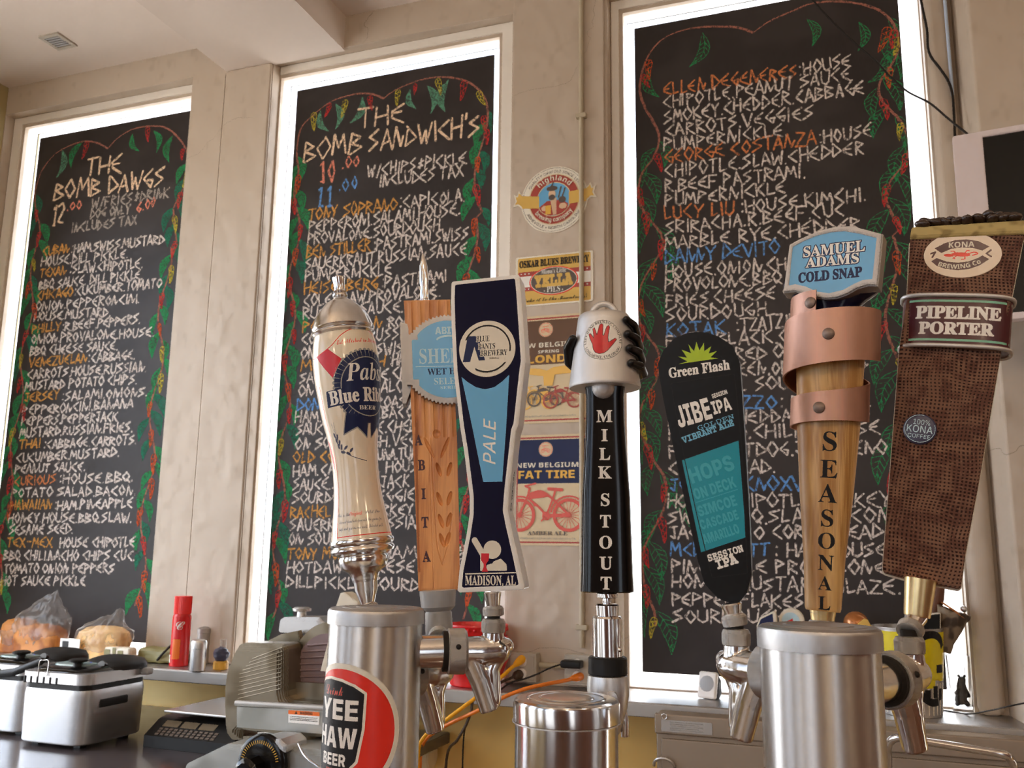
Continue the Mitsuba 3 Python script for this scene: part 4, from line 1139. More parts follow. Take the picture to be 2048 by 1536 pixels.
obj('spike', moved(loft([(0, 13, 13), (4, 13, 13), (7, 9, 9), (18, 9.5, 9.5), (34, 8, 8), (46, 10, 9), (58, 9, 8), (62, 9, 8.5), (78, 8.5, 8), (92, 6, 6), (104, 2.5, 2.5), (108, .5, .5)], 2.0, 32), at(-4, 26, 660)), 'm_chrome', h, M, smooth=40)
obj('collar', lathe([(26, -14), (26.5, 0), (26, 30), (24, 34), (27, 36), (33, 42), (34.5, 60), (35.5, 73), (30, 74)], 48), 'm_grey_plastic', h, M, smooth=30)

# --- navy and white handle
h = thing('tap_handle', 'navy tap handle with white rim, round white label and light blue panel', 'tap handle', 'tap handles')
M = frame((-0.2814, 0.733, 1.4145), (-0.2922, 0.7291, 1.6924), 629.2, yaw=-.20)
out = P_([(-72.1, 627.9), (71.1, 631.5), (73.9, 582.4), (76.3, 515.3), (78.7, 449.3), (75.4, 433.3), (59.7, 322.7), (54.4, 309.8), (37.6, 192.2), (33.7, 155.2), (38.1, 129.1), (50.6, 67.8), (63.1, 2.5), (-71.0, -0.3), (-66.0, 42.6), (-50.4, 110.2), (-43.4, 150.1), (-42.6, 185.1), (-52.4, 276.3), (-59.3, 323.5), (-70.6, 436.8), (-73.4, 527.9), (-74.0, 587.9)])
out = rounded(out, 6)
obj('rim', slab(out, 0, 62, 6), 'm_white_gloss', h, M, smooth=40)
inner = rounded(out.buffer(-9), 4)
obj('face', slab(inner, -1.6, 3, 2.4), 'm_navy_gloss', h, M, smooth=40)
(sx, sz), = [(1.4, 479.1)]
ink('panel', P_([(-52.9, 424.4), (-40.2, 413.1), (-23.4, 401.7), (-4.6, 396.2), (14.5, 399.8), (30.8, 410.4), (45.1, 423.0), (35.5, 313.2), (25.0, 210.5), (-13.0, 211.4), (-32.4, 318.9)]), 'm_print_sky', h, M, y=-1.9)
ink('panel_lettering', affinity.translate(affinity.rotate(words('PALE', 25, 'plain', 92, 0, 0, slant=.3), 88, origin=(0, 0)), *[(13.9, 290.8)][0]), 'm_print_white', h, M, y=-2.3)
st = obj('label', slab(disc(sx, sz, 58, 32), -3.2, 0, .8), 'm_print_ivory', h, M, smooth=30)
pants = P_([(-37.9, 507.0), (-49.2, 454.3), (-34.2, 453.9), (-24.5, 484.7), (-16.1, 455.5), (-3.1, 455.2), (-15.9, 506.5)])
lt = unary_union([tb('BLUE', 11.5, 'serif', [(-20.2, 494.6), (6.8, 494.0)]), tb('PANTS', 11.5, 'serif', [(-16.6, 478.5), (18.4, 477.7)]), tb('BREWERY', 11.5, 'serif', [(-12.9, 464.4), (43.1, 463.1)])])
ink('label_trousers', pants, 'm_print_navy', st, M, y=-3.5)
ink('label_halo', lt.buffer(1.1), 'm_print_ivory', st, M, y=-3.7)
ink('label_lettering', unary_union([ring(sx, sz, 46, 49).difference(rect(sx - 60, sz - 60, sx - 25, sz + 20)).difference(rect(sx, sz - 30, sx + 60, sz - 8)), lt, tb('MADISON, AL', 3.6, 'serif', [(5.9, 457.0), (25.9, 456.5)]), arc_words('HANDCRAFTED CRAFT BEER', 4, 'serif', sx, sz, 50, 270, 56, inside=True)]), 'm_print_black', st, M, y=-3.9)
fig = [line([(-32.7, 98.8), (-16.3, 70.4)], 12, 1), P_([(-22.3, 72.6), (-15.2, 76.4), (-15.0, 40.4), (-23.0, 40.6)]), disc(*[(1.9, 80.0)][0], 17.5), rounded(P_([(-12.0, 40.3), (29.9, 39.3), (29.2, 51.3), (18.5, 62.6), (4.4, 57.9), (1.3, 54.0), (-9.8, 51.2)]), 2), rect(-53, 34, 47, 36.5), tb('MADISON, AL', 17.5, 'serif', [(-53.7, 14.3), (46.3, 11.9)], bold=.02)]
ink('drinker', unary_union(fig), 'm_print_ivory', h, M, y=-2.0)
ink('goblet', P_([(-20.3, 73.5), (-4.3, 73.1), (-5.6, 60.1), (-10.7, 53.3), (-10.9, 47.3), (-7.1, 38.2), (-20.1, 38.5), (-15.9, 47.4), (-15.7, 53.4), (-20.6, 60.5)]), 'm_print_red', h, M, y=-2.5)
side = words('A NORTH ALABAMA BREWED CRAFT BEER', 9, 'heavy', 330, 0, 0)
rx = 38
so = lambda u, v: np.stack([np.interp(v, [60, 150, 310, 420], [42, 33, 52, 66]) + .6, 34 + np.asarray(u), np.asarray(v)], 1)
ink('side_lettering', affinity.translate(affinity.rotate(side, -90, origin=(0, 0)), -4, 240), 'm_print_black', h, M, so, step=12)

# --- black stout handle with a tankard
h = thing('tap_handle', 'black tap handle topped by a silver tankard gripped by a black hand', 'tap handle', 'tap handles')
M = frame((-0.1802, 0.7272, 1.4178), (-0.1812, 0.7268, 1.649), 555)
stem = [(-1, 46, 40), (1, 51, 44), (30, 50, 43), (80, 49, 42), (130, 48, 41), (180, 47, 40), (230, 44, 38), (280, 41, 36), (330, 38.5, 34), (380, 38, 34), (405, 41, 36)]
obj('grip', loft(stem, 4.2, 96), 'm_black_gloss', h, M, smooth=40)
obj('foot', lathe([(18, -12), (20, -11), (20, -4), (17, 0), (16, 2)], 24), 'm_chrome', h, M)
tank = [(60, 399), (71, 399.5), (72.5, 402), (72, 406), (54.5, 536), (53, 546), (48, 552), (40, 553)]
obj('tankard', lathe(tank, 96), 'm_silver_paint', h, M, smooth=40)
obj('tankard_loop', tube([(26 * math.cos(t), 6, 548 + 30 * math.sin(t)) for t in np.linspace(0, np.pi, 24)], 6.5), 'm_silver_paint', h, M, smooth=True)
obj('knob', moved(trimesh.creation.icosphere(3, 23), at(-3, -30, 396)), 'm_silver_paint', h, M, smooth=True)


def on_tank(lift):
    def f(u, v):
        r = np.interp(v, [402, 546], [72.5, 53]) + lift
        th = np.asarray(u) / 62.0
        return np.stack([r * np.sin(th), -r * np.cos(th), np.asarray(v)], 1)
    return f


(hx, hz), = [(-3.7, 487.1)]
sg = ink('label', disc(hx, hz, 41, 24), 'm_print_white', h, M, on_tank(.5), step=6)
hand = P_([(-32.3, 499.8), (-29.8, 501.3), (-20.0, 489.1), (-23.9, 510.2), (-21.0, 512.2), (-14.9, 495.7), (-9.2, 517.3), (-5.7, 519.8), (-2.8, 517.6), (-3.8, 495.8), (-0.7, 494.7), (5.7, 513.4), (8.9, 515.9), (11.1, 513.3), (6.7, 492.5), (7.5, 481.1), (11.6, 482.7), (22.1, 489.9), (24.6, 487.8), (14.7, 475.8), (5.2, 464.4), (-1.1, 459.7), (-9.5, 458.3), (-16.7, 461.5), (-20.8, 467.8), (-22.8, 478.3), (-29.9, 492.9)])
ink('label_hand', hand.buffer(1.2), 'm_print_black', sg, M, on_tank(.7), step=6)
ink('label_hand', hand.buffer(.2), 'm_print_red', sg, M, on_tank(.9), step=6)
ink('label_lettering', unary_union([ring(hx, hz, 40.2, 41), arc_words('LEFT HAND BREWING COMPANY', 5.4, 'serif', hx, hz, 34, 90, 205), arc_words('LONGMONT, COLORADO', 5.4, 'serif', hx, hz, 39, 270, 135, inside=True)]), 'm_print_black', sg, M, on_tank(.7), step=6)


def round_tank(r, deg, z):
    return (r * math.cos(math.radians(deg)), -r * math.sin(math.radians(deg)), z)


fing = []
for (x0, z0), (x1, z1), rr in zip([(53.8, 532.4), (45.4, 501.5), (43.1, 471.6), (42.8, 441.6)], [(68.5, 512.3), (73.3, 486.2), (76.0, 459.2), (77.7, 432.2)], (8.5, 10.0, 10.2, 9.6)):
    R = np.interp((z0 + z1) / 2, [402, 546], [72.5, 53]) + 5
    fing.append(chain([round_tank(R, 44, z0), round_tank(R + 3, 22, (z0 + z1) / 2 + 2), round_tank(R + 5, -8, z1), round_tank(R + 2, -50, z1 - 4), round_tank(R - 2, -85, z1 - 4)], [rr * .82, rr, rr * 1.12, rr * 1.1, rr * 1.2]))
R = 68
fing.append(chain([round_tank(R, 158, 498), round_tank(R + 5, 176, 484), round_tank(R + 6, 194, 458), round_tank(R + 3, 235, 440), round_tank(R - 4, 262, 440)], [8.5, 11, 10.5, 12, 14]))
fing.append(chain([round_tank(R, 255, 440), round_tank(R, 275, 470), round_tank(R, 275, 500), round_tank(R, 290, 450)], [16, 18, 16, 17]))
obj('gripping_hand', smoothed(m3.Manifold.batch_boolean(fing, m3.OpType.Add), 4.0, 5), 'm_black_gloss', h, M, smooth=True)
lets = [words(c, 23, 'serif', None, -1.5, z, bold=.02) for c, z in zip('MILKSTOUT', (327, 289, 252, 216, 163, 122, 82, 43, 6))]
ink('lettering', unary_union(lets), 'm_print_white', h, M, lambda u, v: np.stack([u, -np.interp(v, [s_[0] for s_ in stem], [s_[2] for s_ in stem]) - .5, v], 1), step=10)

# --- black paddle
h = thing('tap_handle', 'slim black paddle tap handle with a green sunburst and a teal panel', 'tap handle', 'tap handles')
M = frame((-0.0764, 0.6744, 1.4146), (-0.094, 0.6681, 1.614), 548, yaw=-.10)
out = P_([(-90.3, 492.5), (-77.2, 518.1), (-51.2, 541.1), (-26.2, 548.1), (-4.0, 548.5), (18.5, 542.7), (40.2, 531.0), (64.6, 507.9), (74.7, 474.5), (72.4, 422.4), (64.7, 300.4), (53.9, 145.6), (45.5, 50.9), (32.3, 17.2), (16.2, 1.1), (-2.1, -0.8), (-25.0, 10.1), (-47.5, 40.0), (-54.6, 81.2), (-61.8, 146.5), (-70.0, 228.1), (-78.3, 317.7), (-87.0, 412.5), (-90.1, 461.2)]).buffer(6).buffer(-6)
obj('paddle', slab(out, 0, 34, 5), 'm_black_satin', h, M, smooth=40)
pan = rounded(P_([(-68.6, 447.5), (62.6, 449.7), (58.7, 301.1), (38.8, 53.7), (-31.2, 50.1), (-46.5, 172.9), (-58.9, 295.2)]), 4)
obj('panel_edge', slab(pan.difference(pan.buffer(-1.6)), -.7, 1), 'm_black_plastic', h, M, smooth=30)
ink('sunburst', P_([(-47.4, 485.0), (-28.7, 487.9), (-46.4, 501.1), (-28.4, 495.6), (-37.5, 514.1), (-19.4, 504.0), (-22.6, 523.3), (-12.7, 506.9), (-5.8, 525.9), (-1.6, 507.0), (9.4, 522.2), (7.6, 504.1), (22.9, 512.3), (16.0, 497.9), (33.4, 500.9), (18.6, 489.5), (34.3, 485.2)]), 'm_print_lime', h, M, y=-.4)
ink('lettering', unary_union([tb('Green Flash', 20, 'serif', [(-69.3, 458.7), (54.8, 459.8)], bold=.03), tb('JIBE', 44, 'heavy', [(-60.9, 352.9), (9.0, 364.6)]), tb('SESSION', 9, 'heavy', [(12.8, 404.4), (43.8, 410.7)]), tb('IPA', 27, 'heavy', [(11.8, 371.3), (48.9, 377.9)]),
                              tb('SESSION', 12, 'slab', [(-33.3, 82.6), (37.0, 97.3)], bold=.06), tb('IPA', 16, 'slab', [(-18.1, 66.7), (24.4, 76.6)], bold=.08)]), 'm_print_white', h, M, y=-.5)
ink('blue_lettering', unary_union([tb('GOLDEN', 9, 'slab', [(-22.8, 343.2), (50.7, 359.5)]), tb('VIBRANT ALE', 12, 'slab', [(-56.7, 321.2), (49.0, 345.6)], bold=.06)]), 'm_print_blue_grey', h, M, y=-.5)
ink('teal_panel', P_([(-62.9, 286.7), (53.2, 313.9), (44.2, 123.6), (-46.1, 101.3)]), 'm_print_teal', h, M, y=-.4)
ink('panel_lettering', unary_union([tb('HOPS', 31, 'heavy', [(-47.7, 237.5), (40.4, 258.0)]), tb('ON DECK', 22, 'heavy', [(-44.7, 204.9), (39.1, 222.9)]), line([(-44.3, 199.8), (39.5, 217.8)], 1.4), tb('SIMCOE', 21, 'heavy', [(-40.7, 171.1), (35.8, 187.1)]), tb('CASCADE', 19, 'heavy', [(-39.8, 144.9), (35.5, 159.9)]), tb('AMARILLO', 19, 'heavy', [(-37.3, 116.3), (34.2, 132.8)])]), 'm_print_teal_pale', h, M, y=-.6)

# --- wooden seasonal handle
h = thing('tap_handle', 'pale wooden tap handle wrapped in a copper spiral under a blue plaque', 'tap handle', 'tap handles')
M = frame((-0.0157, 0.739, 1.41), (0.0069, 0.7473, 1.7125), 760.3)
obj('post', loft([(-6, 31, 31), (0, 33, 33), (90, 38, 38), (210, 49, 49), (345, 58.5, 58), (470, 64, 62), (515, 64, 62), (520, 58, 56)], 2.7, 80), 'm_oak', h, M, smooth=50)
lets = [words(c, hh, 'serif', None, x, z) for c, hh, (x, z) in zip('SEASONAL', (36, 34, 34, 31, 29, 28, 25, 24), [(3.5, 292.2), (3.0, 241.2), (2.4, 195.1), (2.7, 150.1), (2.8, 109.1), (3.0, 69.1), (2.0, 33.1), (2.1, -2.9)])]
pz, pb = [0, 90, 210, 345, 470], [33, 38, 49, 58, 64]
ink('lettering', unary_union(lets), 'm_print_black', h, M, lambda u, v: np.stack([u, -np.interp(v, pz, pb) * (1 - np.abs(np.asarray(u) / np.interp(v, pz, pb)) ** 2.7) ** (1 / 2.7) - .6, v], 1), step=6)
ph = np.radians([-120, -90, 0, 90, 180, 270, 360, 450, 540, 630, 698])
zz = np.array([368, 370, 377, 398, 445, 494, 511, 531, 560, 577, 582])
ww = np.array([50, 54, 58, 78, 95, 110, 106, 100, 72, 52, 47])
rr = np.array([68, 69, 70, 72, 76, 86, 88, 90, 82, 76, 76])
q = np.linspace(ph[0], ph[-1], 150)
from scipy.interpolate import PchipInterpolator as PI
zq, wq, rq = PI(ph, zz)(q), PI(ph, ww)(q), PI(ph, rr)(q)
rings = []
for off in (0, 3.2):
    r_ = rq + off
    rings.append([np.stack([r_ * np.sin(q), -r_ * np.cos(q), zq + s_ * wq / 2], 1) for s_ in (-1, 1)])
V = np.stack([rings[0][0], rings[0][1], rings[1][1], rings[1][0]], 1).reshape(-1, 3)
F = []
for i in range(len(q) - 1):
    for j in range(4):
        a, b = i * 4 + j, i * 4 + (j + 1) % 4
        F += [(a, a + 4, b + 4), (a, b + 4, b)]
e = (len(q) - 1) * 4
F += [(0, 1, 2), (0, 2, 3), (e, e + 2, e + 1), (e, e + 3, e + 2)]
sp = obj('copper_spiral', trimesh.Trimesh(V, F, process=False), 'm_copper', h, M, smooth=40)
for deg, z, r_ in ((-30, 580, 79), (-3, 512, 91), (-14, 372, 73)):
    t = math.radians(deg)
    R = at(r_ * math.sin(t), -r_ * math.cos(t), z, t)
    obj('rivet', moved(lathe([(11.5, 0), (11, 3), (8, 6), (3, 7.6)], 24), R @ trimesh.transformations.rotation_matrix(math.pi / 2, (1, 0, 0))), 'm_rivet', sp, M)
M2 = frame((-0.0152, 0.7179, 1.4112), (0.0067, 0.7259, 1.705), 760.3, yaw=-.22)
so_ = P_([(-90.0, 732.9), (-70.0, 742.8), (-46.5, 752.0), (-19.7, 759.9), (7.3, 763.3), (34.5, 760.7), (63.6, 749.2), (94.5, 736.6), (90.9, 683.1), (86.6, 628.8), (68.7, 631.3), (48.6, 626.0), (28.5, 615.3), (8.4, 608.8), (-13.6, 609.0), (-35.8, 614.3), (-56.3, 623.0), (-73.5, 629.3), (-98.8, 628.5), (-94.4, 681.2)])
si_ = P_([(-81.7, 725.9), (-59.6, 736.7), (-32.8, 745.9), (-4.1, 750.1), (21.3, 749.5), (52.0, 740.4), (82.8, 728.3), (79.8, 686.2), (76.5, 643.8), (58.2, 642.9), (41.5, 636.0), (21.5, 625.2), (-5.5, 620.2), (-29.3, 625.5), (-53.4, 638.3), (-73.9, 644.8), (-86.4, 642.4), (-84.4, 684.8)])
pl = obj('plaque', slab(so_, 0, 46, 5), 'm_steel_dull', h, M2, smooth=40)
obj('plaque_frame', slab(so_.buffer(-2).difference(si_), -5, 2, 4), 'm_plaque_frame', pl, M2, smooth=40)
ink('plaque_face', si_.buffer(1), 'm_print_sky', pl, M2, y=-.6)
tx = unary_union([tb('SAMUEL', 22, 'serif', [(-59.3, 701.6), (61.7, 704.1)], bold=.02), tb('ADAMS', 21, 'serif', [(-53.7, 678.7), (50.4, 679.7)], bold=.02)])
ink('plaque_shadow_letters', unary_union([tx.buffer(1.9), tb('COLD SNAP', 20, 'serif', [(-67.8, 647.3), (57.2, 650.9)], bold=.05)]), 'm_print_navy', pl, M2, y=-1.0)  # navy print: outlines of the white letters, and the lower wording
ink('plaque_lettering', tx, 'm_print_white', pl, M2, y=-1.4)
obj('plaque_neck', loft([(505, 30, 30), (560, 36, 32), (585, 46, 36), (604, 66, 40), (620, 86, 43), (634, 95, 44), (646, 95, 30)], 2.4, 64), 'm_navy_gloss', h, M, smooth=50)

# --- burlap handle
h = thing('tap_handle', 'wide burlap-covered tap handle with coffee beans on top and a maroon band', 'tap handle', 'tap handles')
M = frame((0.055, 0.7541, 1.4316), (0.108, 0.7733, 1.7136), 718.8)
out = rounded(P_([(-101.7, 686.6), (104.1, 708.9), (102.5, 689.5), (94.9, 575.6), (87.0, 455.7), (76.0, 202.2), (67.6, 63.1), (66.9, -2.6), (-33.0, -2.2), (-67.7, 1.4), (-69.4, 14.3), (-83.1, 271.7), (-93.0, 451.9), (-91.7, 552.8)]), 5)
m = slab(out, 0, 66, 5)
obj('burlap', m, 'm_jute', h, M, smooth=False, uv=np.stack([(m.vertices[:, 0] + m.vertices[:, 1] * .9) / 7.0, m.vertices[:, 2] / 7.0], 1))
obj('backing', slab(out.buffer(2.2), 30, 64, 3), 'm_print_ivory', h, M, smooth=40)
rim = P_([(-101.1, 704.9), (103.5, 729.0), (107.2, 700.2), (2.7, 689.9), (-101.7, 678.6)])
obj('rim', slab(rounded(rim, 5), -8, 74, 6), 'm_jute_rim', h, M, smooth=40)
bean = trimesh.creation.icosphere(2, 1.0)
bv = bean.vertices * [1, .72, .55]
bv[:, 2] -= .42 * np.exp(-(bv[:, 1] / .13) ** 2) * (bv[:, 2] > 0) * bv[:, 2]
bean = trimesh.Trimesh(bv, bean.faces, process=False)
(lx, lz), (rx, rz_) = [(-101.1, 704.9), (103.5, 729.0)]
placed = 0
for row, (yy, dz, n) in enumerate(((-1, 8, 9), (18, 12, 9), (36, 15, 9), (54, 12, 9), (26, 22, 8), (40, 25, 6))):
    for k in range(n):
        t = (k + .5 + rng.uniform(-.2, .2)) / n
        x = lx + 12 + (rx - lx - 24) * t
        z = lz + (rz_ - lz) * t + dz + rng.uniform(-2, 3)
        R = trimesh.transformations.euler_matrix(rng.uniform(-.5, .5), rng.uniform(-.5, .5), rng.uniform(0, 6.28))
        R[:3, :3] = R[:3, :3] * rng.uniform(13, 16.5)
        R[:3, 3] = (x, yy + rng.uniform(-3, 3), z)
        obj('coffee_bean', bean, 'm_bean', h, M @ R, smooth=True)
cx_, cz_ = [(-1.4, 651.1)][0]
ovl = affinity.rotate(oval(cx_, cz_, 70, 49), 5, origin=(cx_, cz_))
lb = obj('label', slab(ovl, -2.4, 0, .8), 'm_print_cream', h, M, smooth=30)
b1 = P_([(-53.1, 661.2), (-35.7, 673.5), (-16.6, 681.1), (3.2, 683.6), (23.6, 681.1), (45.0, 670.4), (33.3, 661.1), (16.6, 665.7), (-3.5, 666.0), (-23.0, 661.7), (-39.6, 651.8)])
b2 = P_([(-56.2, 633.0), (-47.1, 640.8), (-28.5, 634.3), (-8.2, 633.0), (11.4, 636.9), (28.1, 645.7), (34.5, 651.2), (47.3, 643.9), (32.3, 630.2), (13.4, 620.6), (-6.2, 617.2), (-31.0, 619.0), (-45.0, 623.9)])
chev = [line([(-58.3, 649.4), (-50.9, 653.0), (-55.1, 642.0)], 3.5), line([(48.2, 663.0), (41.3, 655.4), (49.9, 649.8)], 3.5)]
ink('label_bands', unary_union([b1, b2] + chev), 'm_print_maroon', lb, M, y=-2.7)
gecko = [oval(*[(-3.8, 650.8)][0], 17, 4.5), line(curve([(7.2, 652.2), (18.8, 657.0), (25.8, 654.6), (17.5, 650.2)], 24), 2.4), oval(*[(-25.7, 647.6)][0], 9, 3.2), line([(-12.9, 651.9), (-16.9, 656.9), (-22.4, 656.7)], 2), line([(2.5, 653.8), (6.2, 659.9), (10.3, 659.5)], 2), line([(-12.2, 646.4), (-17.2, 642.4), (-13.7, 641.3)], 2), line([(3.2, 648.3), (4.5, 641.8), (-1.4, 640.6)], 2)]
ink('label_gecko', unary_union(gecko), 'm_print_scarlet', lb, M, y=-2.8)
ink('label_lettering', unary_union([tb('KONA', 11.5, 'sans', [(-27.3, 663.9), (18.5, 668.6)]), arc_words('BREWING Co', 9.5, 'sans', *[(-15.7, 707.7)][0], 88, 278, 54, inside=True)]), 'm_print_ivory', lb, M, y=-3.0)
# the maroon band
pb_ = [(-92.0, 452.0), (103.2, 462.8), (99.9, 568.2), (-98.9, 553.9)]
xc = np.mean([p[0] for p in pb_])
z0, z1 = (pb_[0][1] + pb_[1][1]) / 2, (pb_[2][1] + pb_[3][1]) / 2
a0, a1 = (pb_[1][0] - pb_[0][0]) / 2, (pb_[2][0] - pb_[3][0]) / 2
tilt = math.degrees(math.atan2(pb_[1][1] - pb_[0][1], pb_[1][0] - pb_[0][0]))
BN = M @ np.array(trimesh.transformations.translation_matrix((xc, 33, (z0 + z1) / 2))) @ np.array(trimesh.transformations.rotation_matrix(math.radians(-tilt), (0, 1, 0)))
hz = (z1 - z0) / 2
bd = obj('band', loft([(-hz, a0, 44), (hz, a1, 46)], 3.2, 96), 'm_print_maroon', h, BN, smooth=30)
for s_, a_, b_ in ((-1, a0, 44), (1, a1, 46)):
    t = np.linspace(0, 2 * np.pi, 97)
    c, s = np.cos(t), np.sin(t)
    obj('band_lip', tube(np.stack([(a_ + 2) * np.sign(c) * np.abs(c) ** (2 / 3.2), (b_ + 2) * np.sign(s) * np.abs(s) ** (2 / 3.2), np.full(97, s_ * hz)], 1), 4.4, 10), 'm_silver_paint', bd, BN, smooth=True)


def on_band(lift):
    def f(u, v):
        a = np.interp(v, [-hz, hz], [a0, a1])
        b = np.interp(v, [-hz, hz], [44, 46])
        return np.stack([u, -b * np.maximum(1 - np.abs(np.asarray(u) / a) ** 3.2, 1e-4) ** (1 / 3.2) - lift, v], 1)
    return f


ink('band_lines', unary_union([rect(-a1 + 3, hz - 14, a1 - 3, hz - 9.5), rect(-a0 + 3, -hz + 9.5, a0 - 3, -hz + 14)]), 'm_print_mint', bd, BN, on_band(.4), step=8)
ink('band_lettering', unary_union([words('PIPELINE', 24, 'serif', 152, 2, 4, bold=.05), words('PORTER', 23, 'serif', 134, 0, -28, bold=.05)]), 'm_print_white', bd, BN, on_band(.6), step=8)
kx, kz = [(-36.5, 285.7)][0]
bt = obj('badge', moved(lathe([(30, 0), (30, 3), (27, 6), (15, 8), (0, 8.5)], 48), np.array([[1, 0, 0, kx], [0, 0, -1, 0], [0, 1, 0, kz], [0, 0, 0, 1.0]])), 'm_print_dusk', h, M)
ink('badge_lettering', unary_union([words('100%', 10, 'plain', 30, kx + 2, kz + 8), words('KONA', 14, 'plain', 46, kx, kz - 8), words('COFFEE', 8, 'plain', 40, kx, kz - 19), ring(kx, kz, 26.5, 27.5).difference(rect(kx + 5, kz + 10, kx + 40, kz + 40))]), 'm_print_pale', bt, M, y=-8.8)

# ---------------------------------------------------------------- faucets under the handles
faucet(tl, LX, (-0.2803, 0.7334, 1.3661), (-0.2814, 0.733, 1.4136))
faucet(tl, LX, (-0.3356, 0.7452, 1.3443), (-0.3424, 0.7587, 1.3805))
faucet(tl, LX, (-0.4141, 0.7645, 1.362), (-0.4173, 0.7634, 1.3987), 1.0)
faucet(tr, RX, (-0.0726, 0.6652, 1.3719), (-0.075, 0.6643, 1.4141), 0.97)
faucet(tr, RX, (0.0429, 0.739, 1.3636), (0.0494, 0.752, 1.4046), 1.05)
faucet(tr, RX, (-0.017, 0.7386, 1.3747), (-0.0158, 0.739, 1.4075), 1.0)
fb = scene  # brass sleeves between handle and faucet
hb = thing('brass_sleeve', 'brass sleeve joining the burlap tap handle to its faucet', 'sleeve')
hb_ = frame((0.0501, 0.7523, 1.4053), (0.0543, 0.7538, 1.4316), 72)
obj('sleeve', lathe([(24, -1), (25, 2), (30, 74)], 48), 'm_brass', hb, hb_)
hs = thing('brass_sleeve', 'brass sleeve under the wooden seasonal tap handle', 'sleeve')
obj('sleeve', lathe([(19, -40), (24, -5), (27, 1)], 48), 'm_brass', hs, M if False else frame((-0.0157, 0.739, 1.41), (0.0069, 0.7473, 1.7125), 760.3))
# the stout faucet, of another make
sf = numbered(tmid + '__faucet')
Ms = frame((-0.1802, 0.7272, 1.4178), (-0.1812, 0.7268, 1.649), 555)
obj('neck', lathe([(8, -24), (9, -22), (9, -13), (8, -10)], 24), 'm_chrome', sf, Ms)
obj('collar', lathe([(16, -46), (22, -45), (22.5, -26), (19, -23), (10, -22)], 48), 'm_chrome', sf, Ms, smooth=25)
obj('cylinder', lathe([(26, -122), (28.5, -120), (28.5, -50), (26, -46), (18, -45)], 64), 'm_chrome', sf, Ms, smooth=25)
obj('screw', moved(trimesh.creation.icosphere(2, 5), at(23, -18, -106)), 'm_chrome', sf, Ms, smooth=True)
obj('grip_ring', lathe([(34, -154), (37.5, -152), (37, -124), (34, -121), (26, -120)], 64), 'm_black_plastic', sf, Ms, smooth=25)
obj('bulge', lathe([(20, -262), (30, -235), (36, -215), (40, -190), (40, -170), (38, -156), (34, -153)], 64), 'm_chrome_soft', sf, Ms, smooth=40)
obj('boss', moved(lathe([(12, 0), (11, 4), (4, 5)], 24), at(6, -38, -190) @ trimesh.transformations.rotation_matrix(math.pi / 2, (1, 0, 0))), 'm_steel', sf, Ms)
obj('spout', tube([(24, 10, -215), (30, 10, -240), (31, 10, -268)], [10, 9, 8]), 'm_chrome', sf, Ms, smooth=True)

# ---------------------------------------------------------------- on the wall between the windows
YW = 2.4235


def tw(text, h, style, ends, **kw):
    (x0, z0), (x1, z1) = ends
    L = math.hypot(x1 - x0, z1 - z0)
    g = words(text, h, style, L, 0, 0, align='l', **kw)
    return affinity.translate(affinity.rotate(g, math.degrees(math.atan2(z1 - z0, x1 - x0)), origin=(0, 0)), x0, z0)


def poster(name, label, outline, base, layers, cat='sign', th=.0025):
    """A flat printed sign on the pilaster: base plate, then printed layers (part name, shape, material)."""
    s = obj(name, slab(outline, YW - th, YW - .0002, .0006), base, smooth=30, label=label, cat=cat)
    for k, (n, g, m) in enumerate(layers):
        g = g.intersection(outline.buffer(-.0005))
        if not g.is_empty:
            ink(n, g, m, s, y=YW - th - .0003 * (k + 1))
    return s


cx, cz = [(-0.7537, 2.4764)][0]
R = .1035
star = lambda q: P2([(cx + q * x, cz + z) for x, z in ((.094, .020), (.112, .040), (.117, .024), (.128, .030), (.121, .008), (.131, -.010), (.114, -.006), (.094, -.022))])
P2 = lambda p: Polygon(p).buffer(0)
o_ = unary_union([disc(cx, cz, R, 40), star(1), star(-1)])
ribbon = unary_union([P2([(cx - .100, cz + .022), (cx - .046, cz + .014), (cx - .046, cz - .024), (cx - .100, cz - .018)]), P2([(cx + .100, cz + .022), (cx + .046, cz + .018), (cx + .046, cz - .020), (cx + .100, cz - .018)]), star(1).buffer(-.004), star(-1).buffer(-.004)])
coat = P2([(cx - .047, cz - .050), (cx - .044, cz - .020), (cx - .022, cz - .004), (cx + .022, cz - .004), (cx + .044, cz - .018), (cx + .040, cz - .050)]).intersection(disc(cx, cz, .0515))
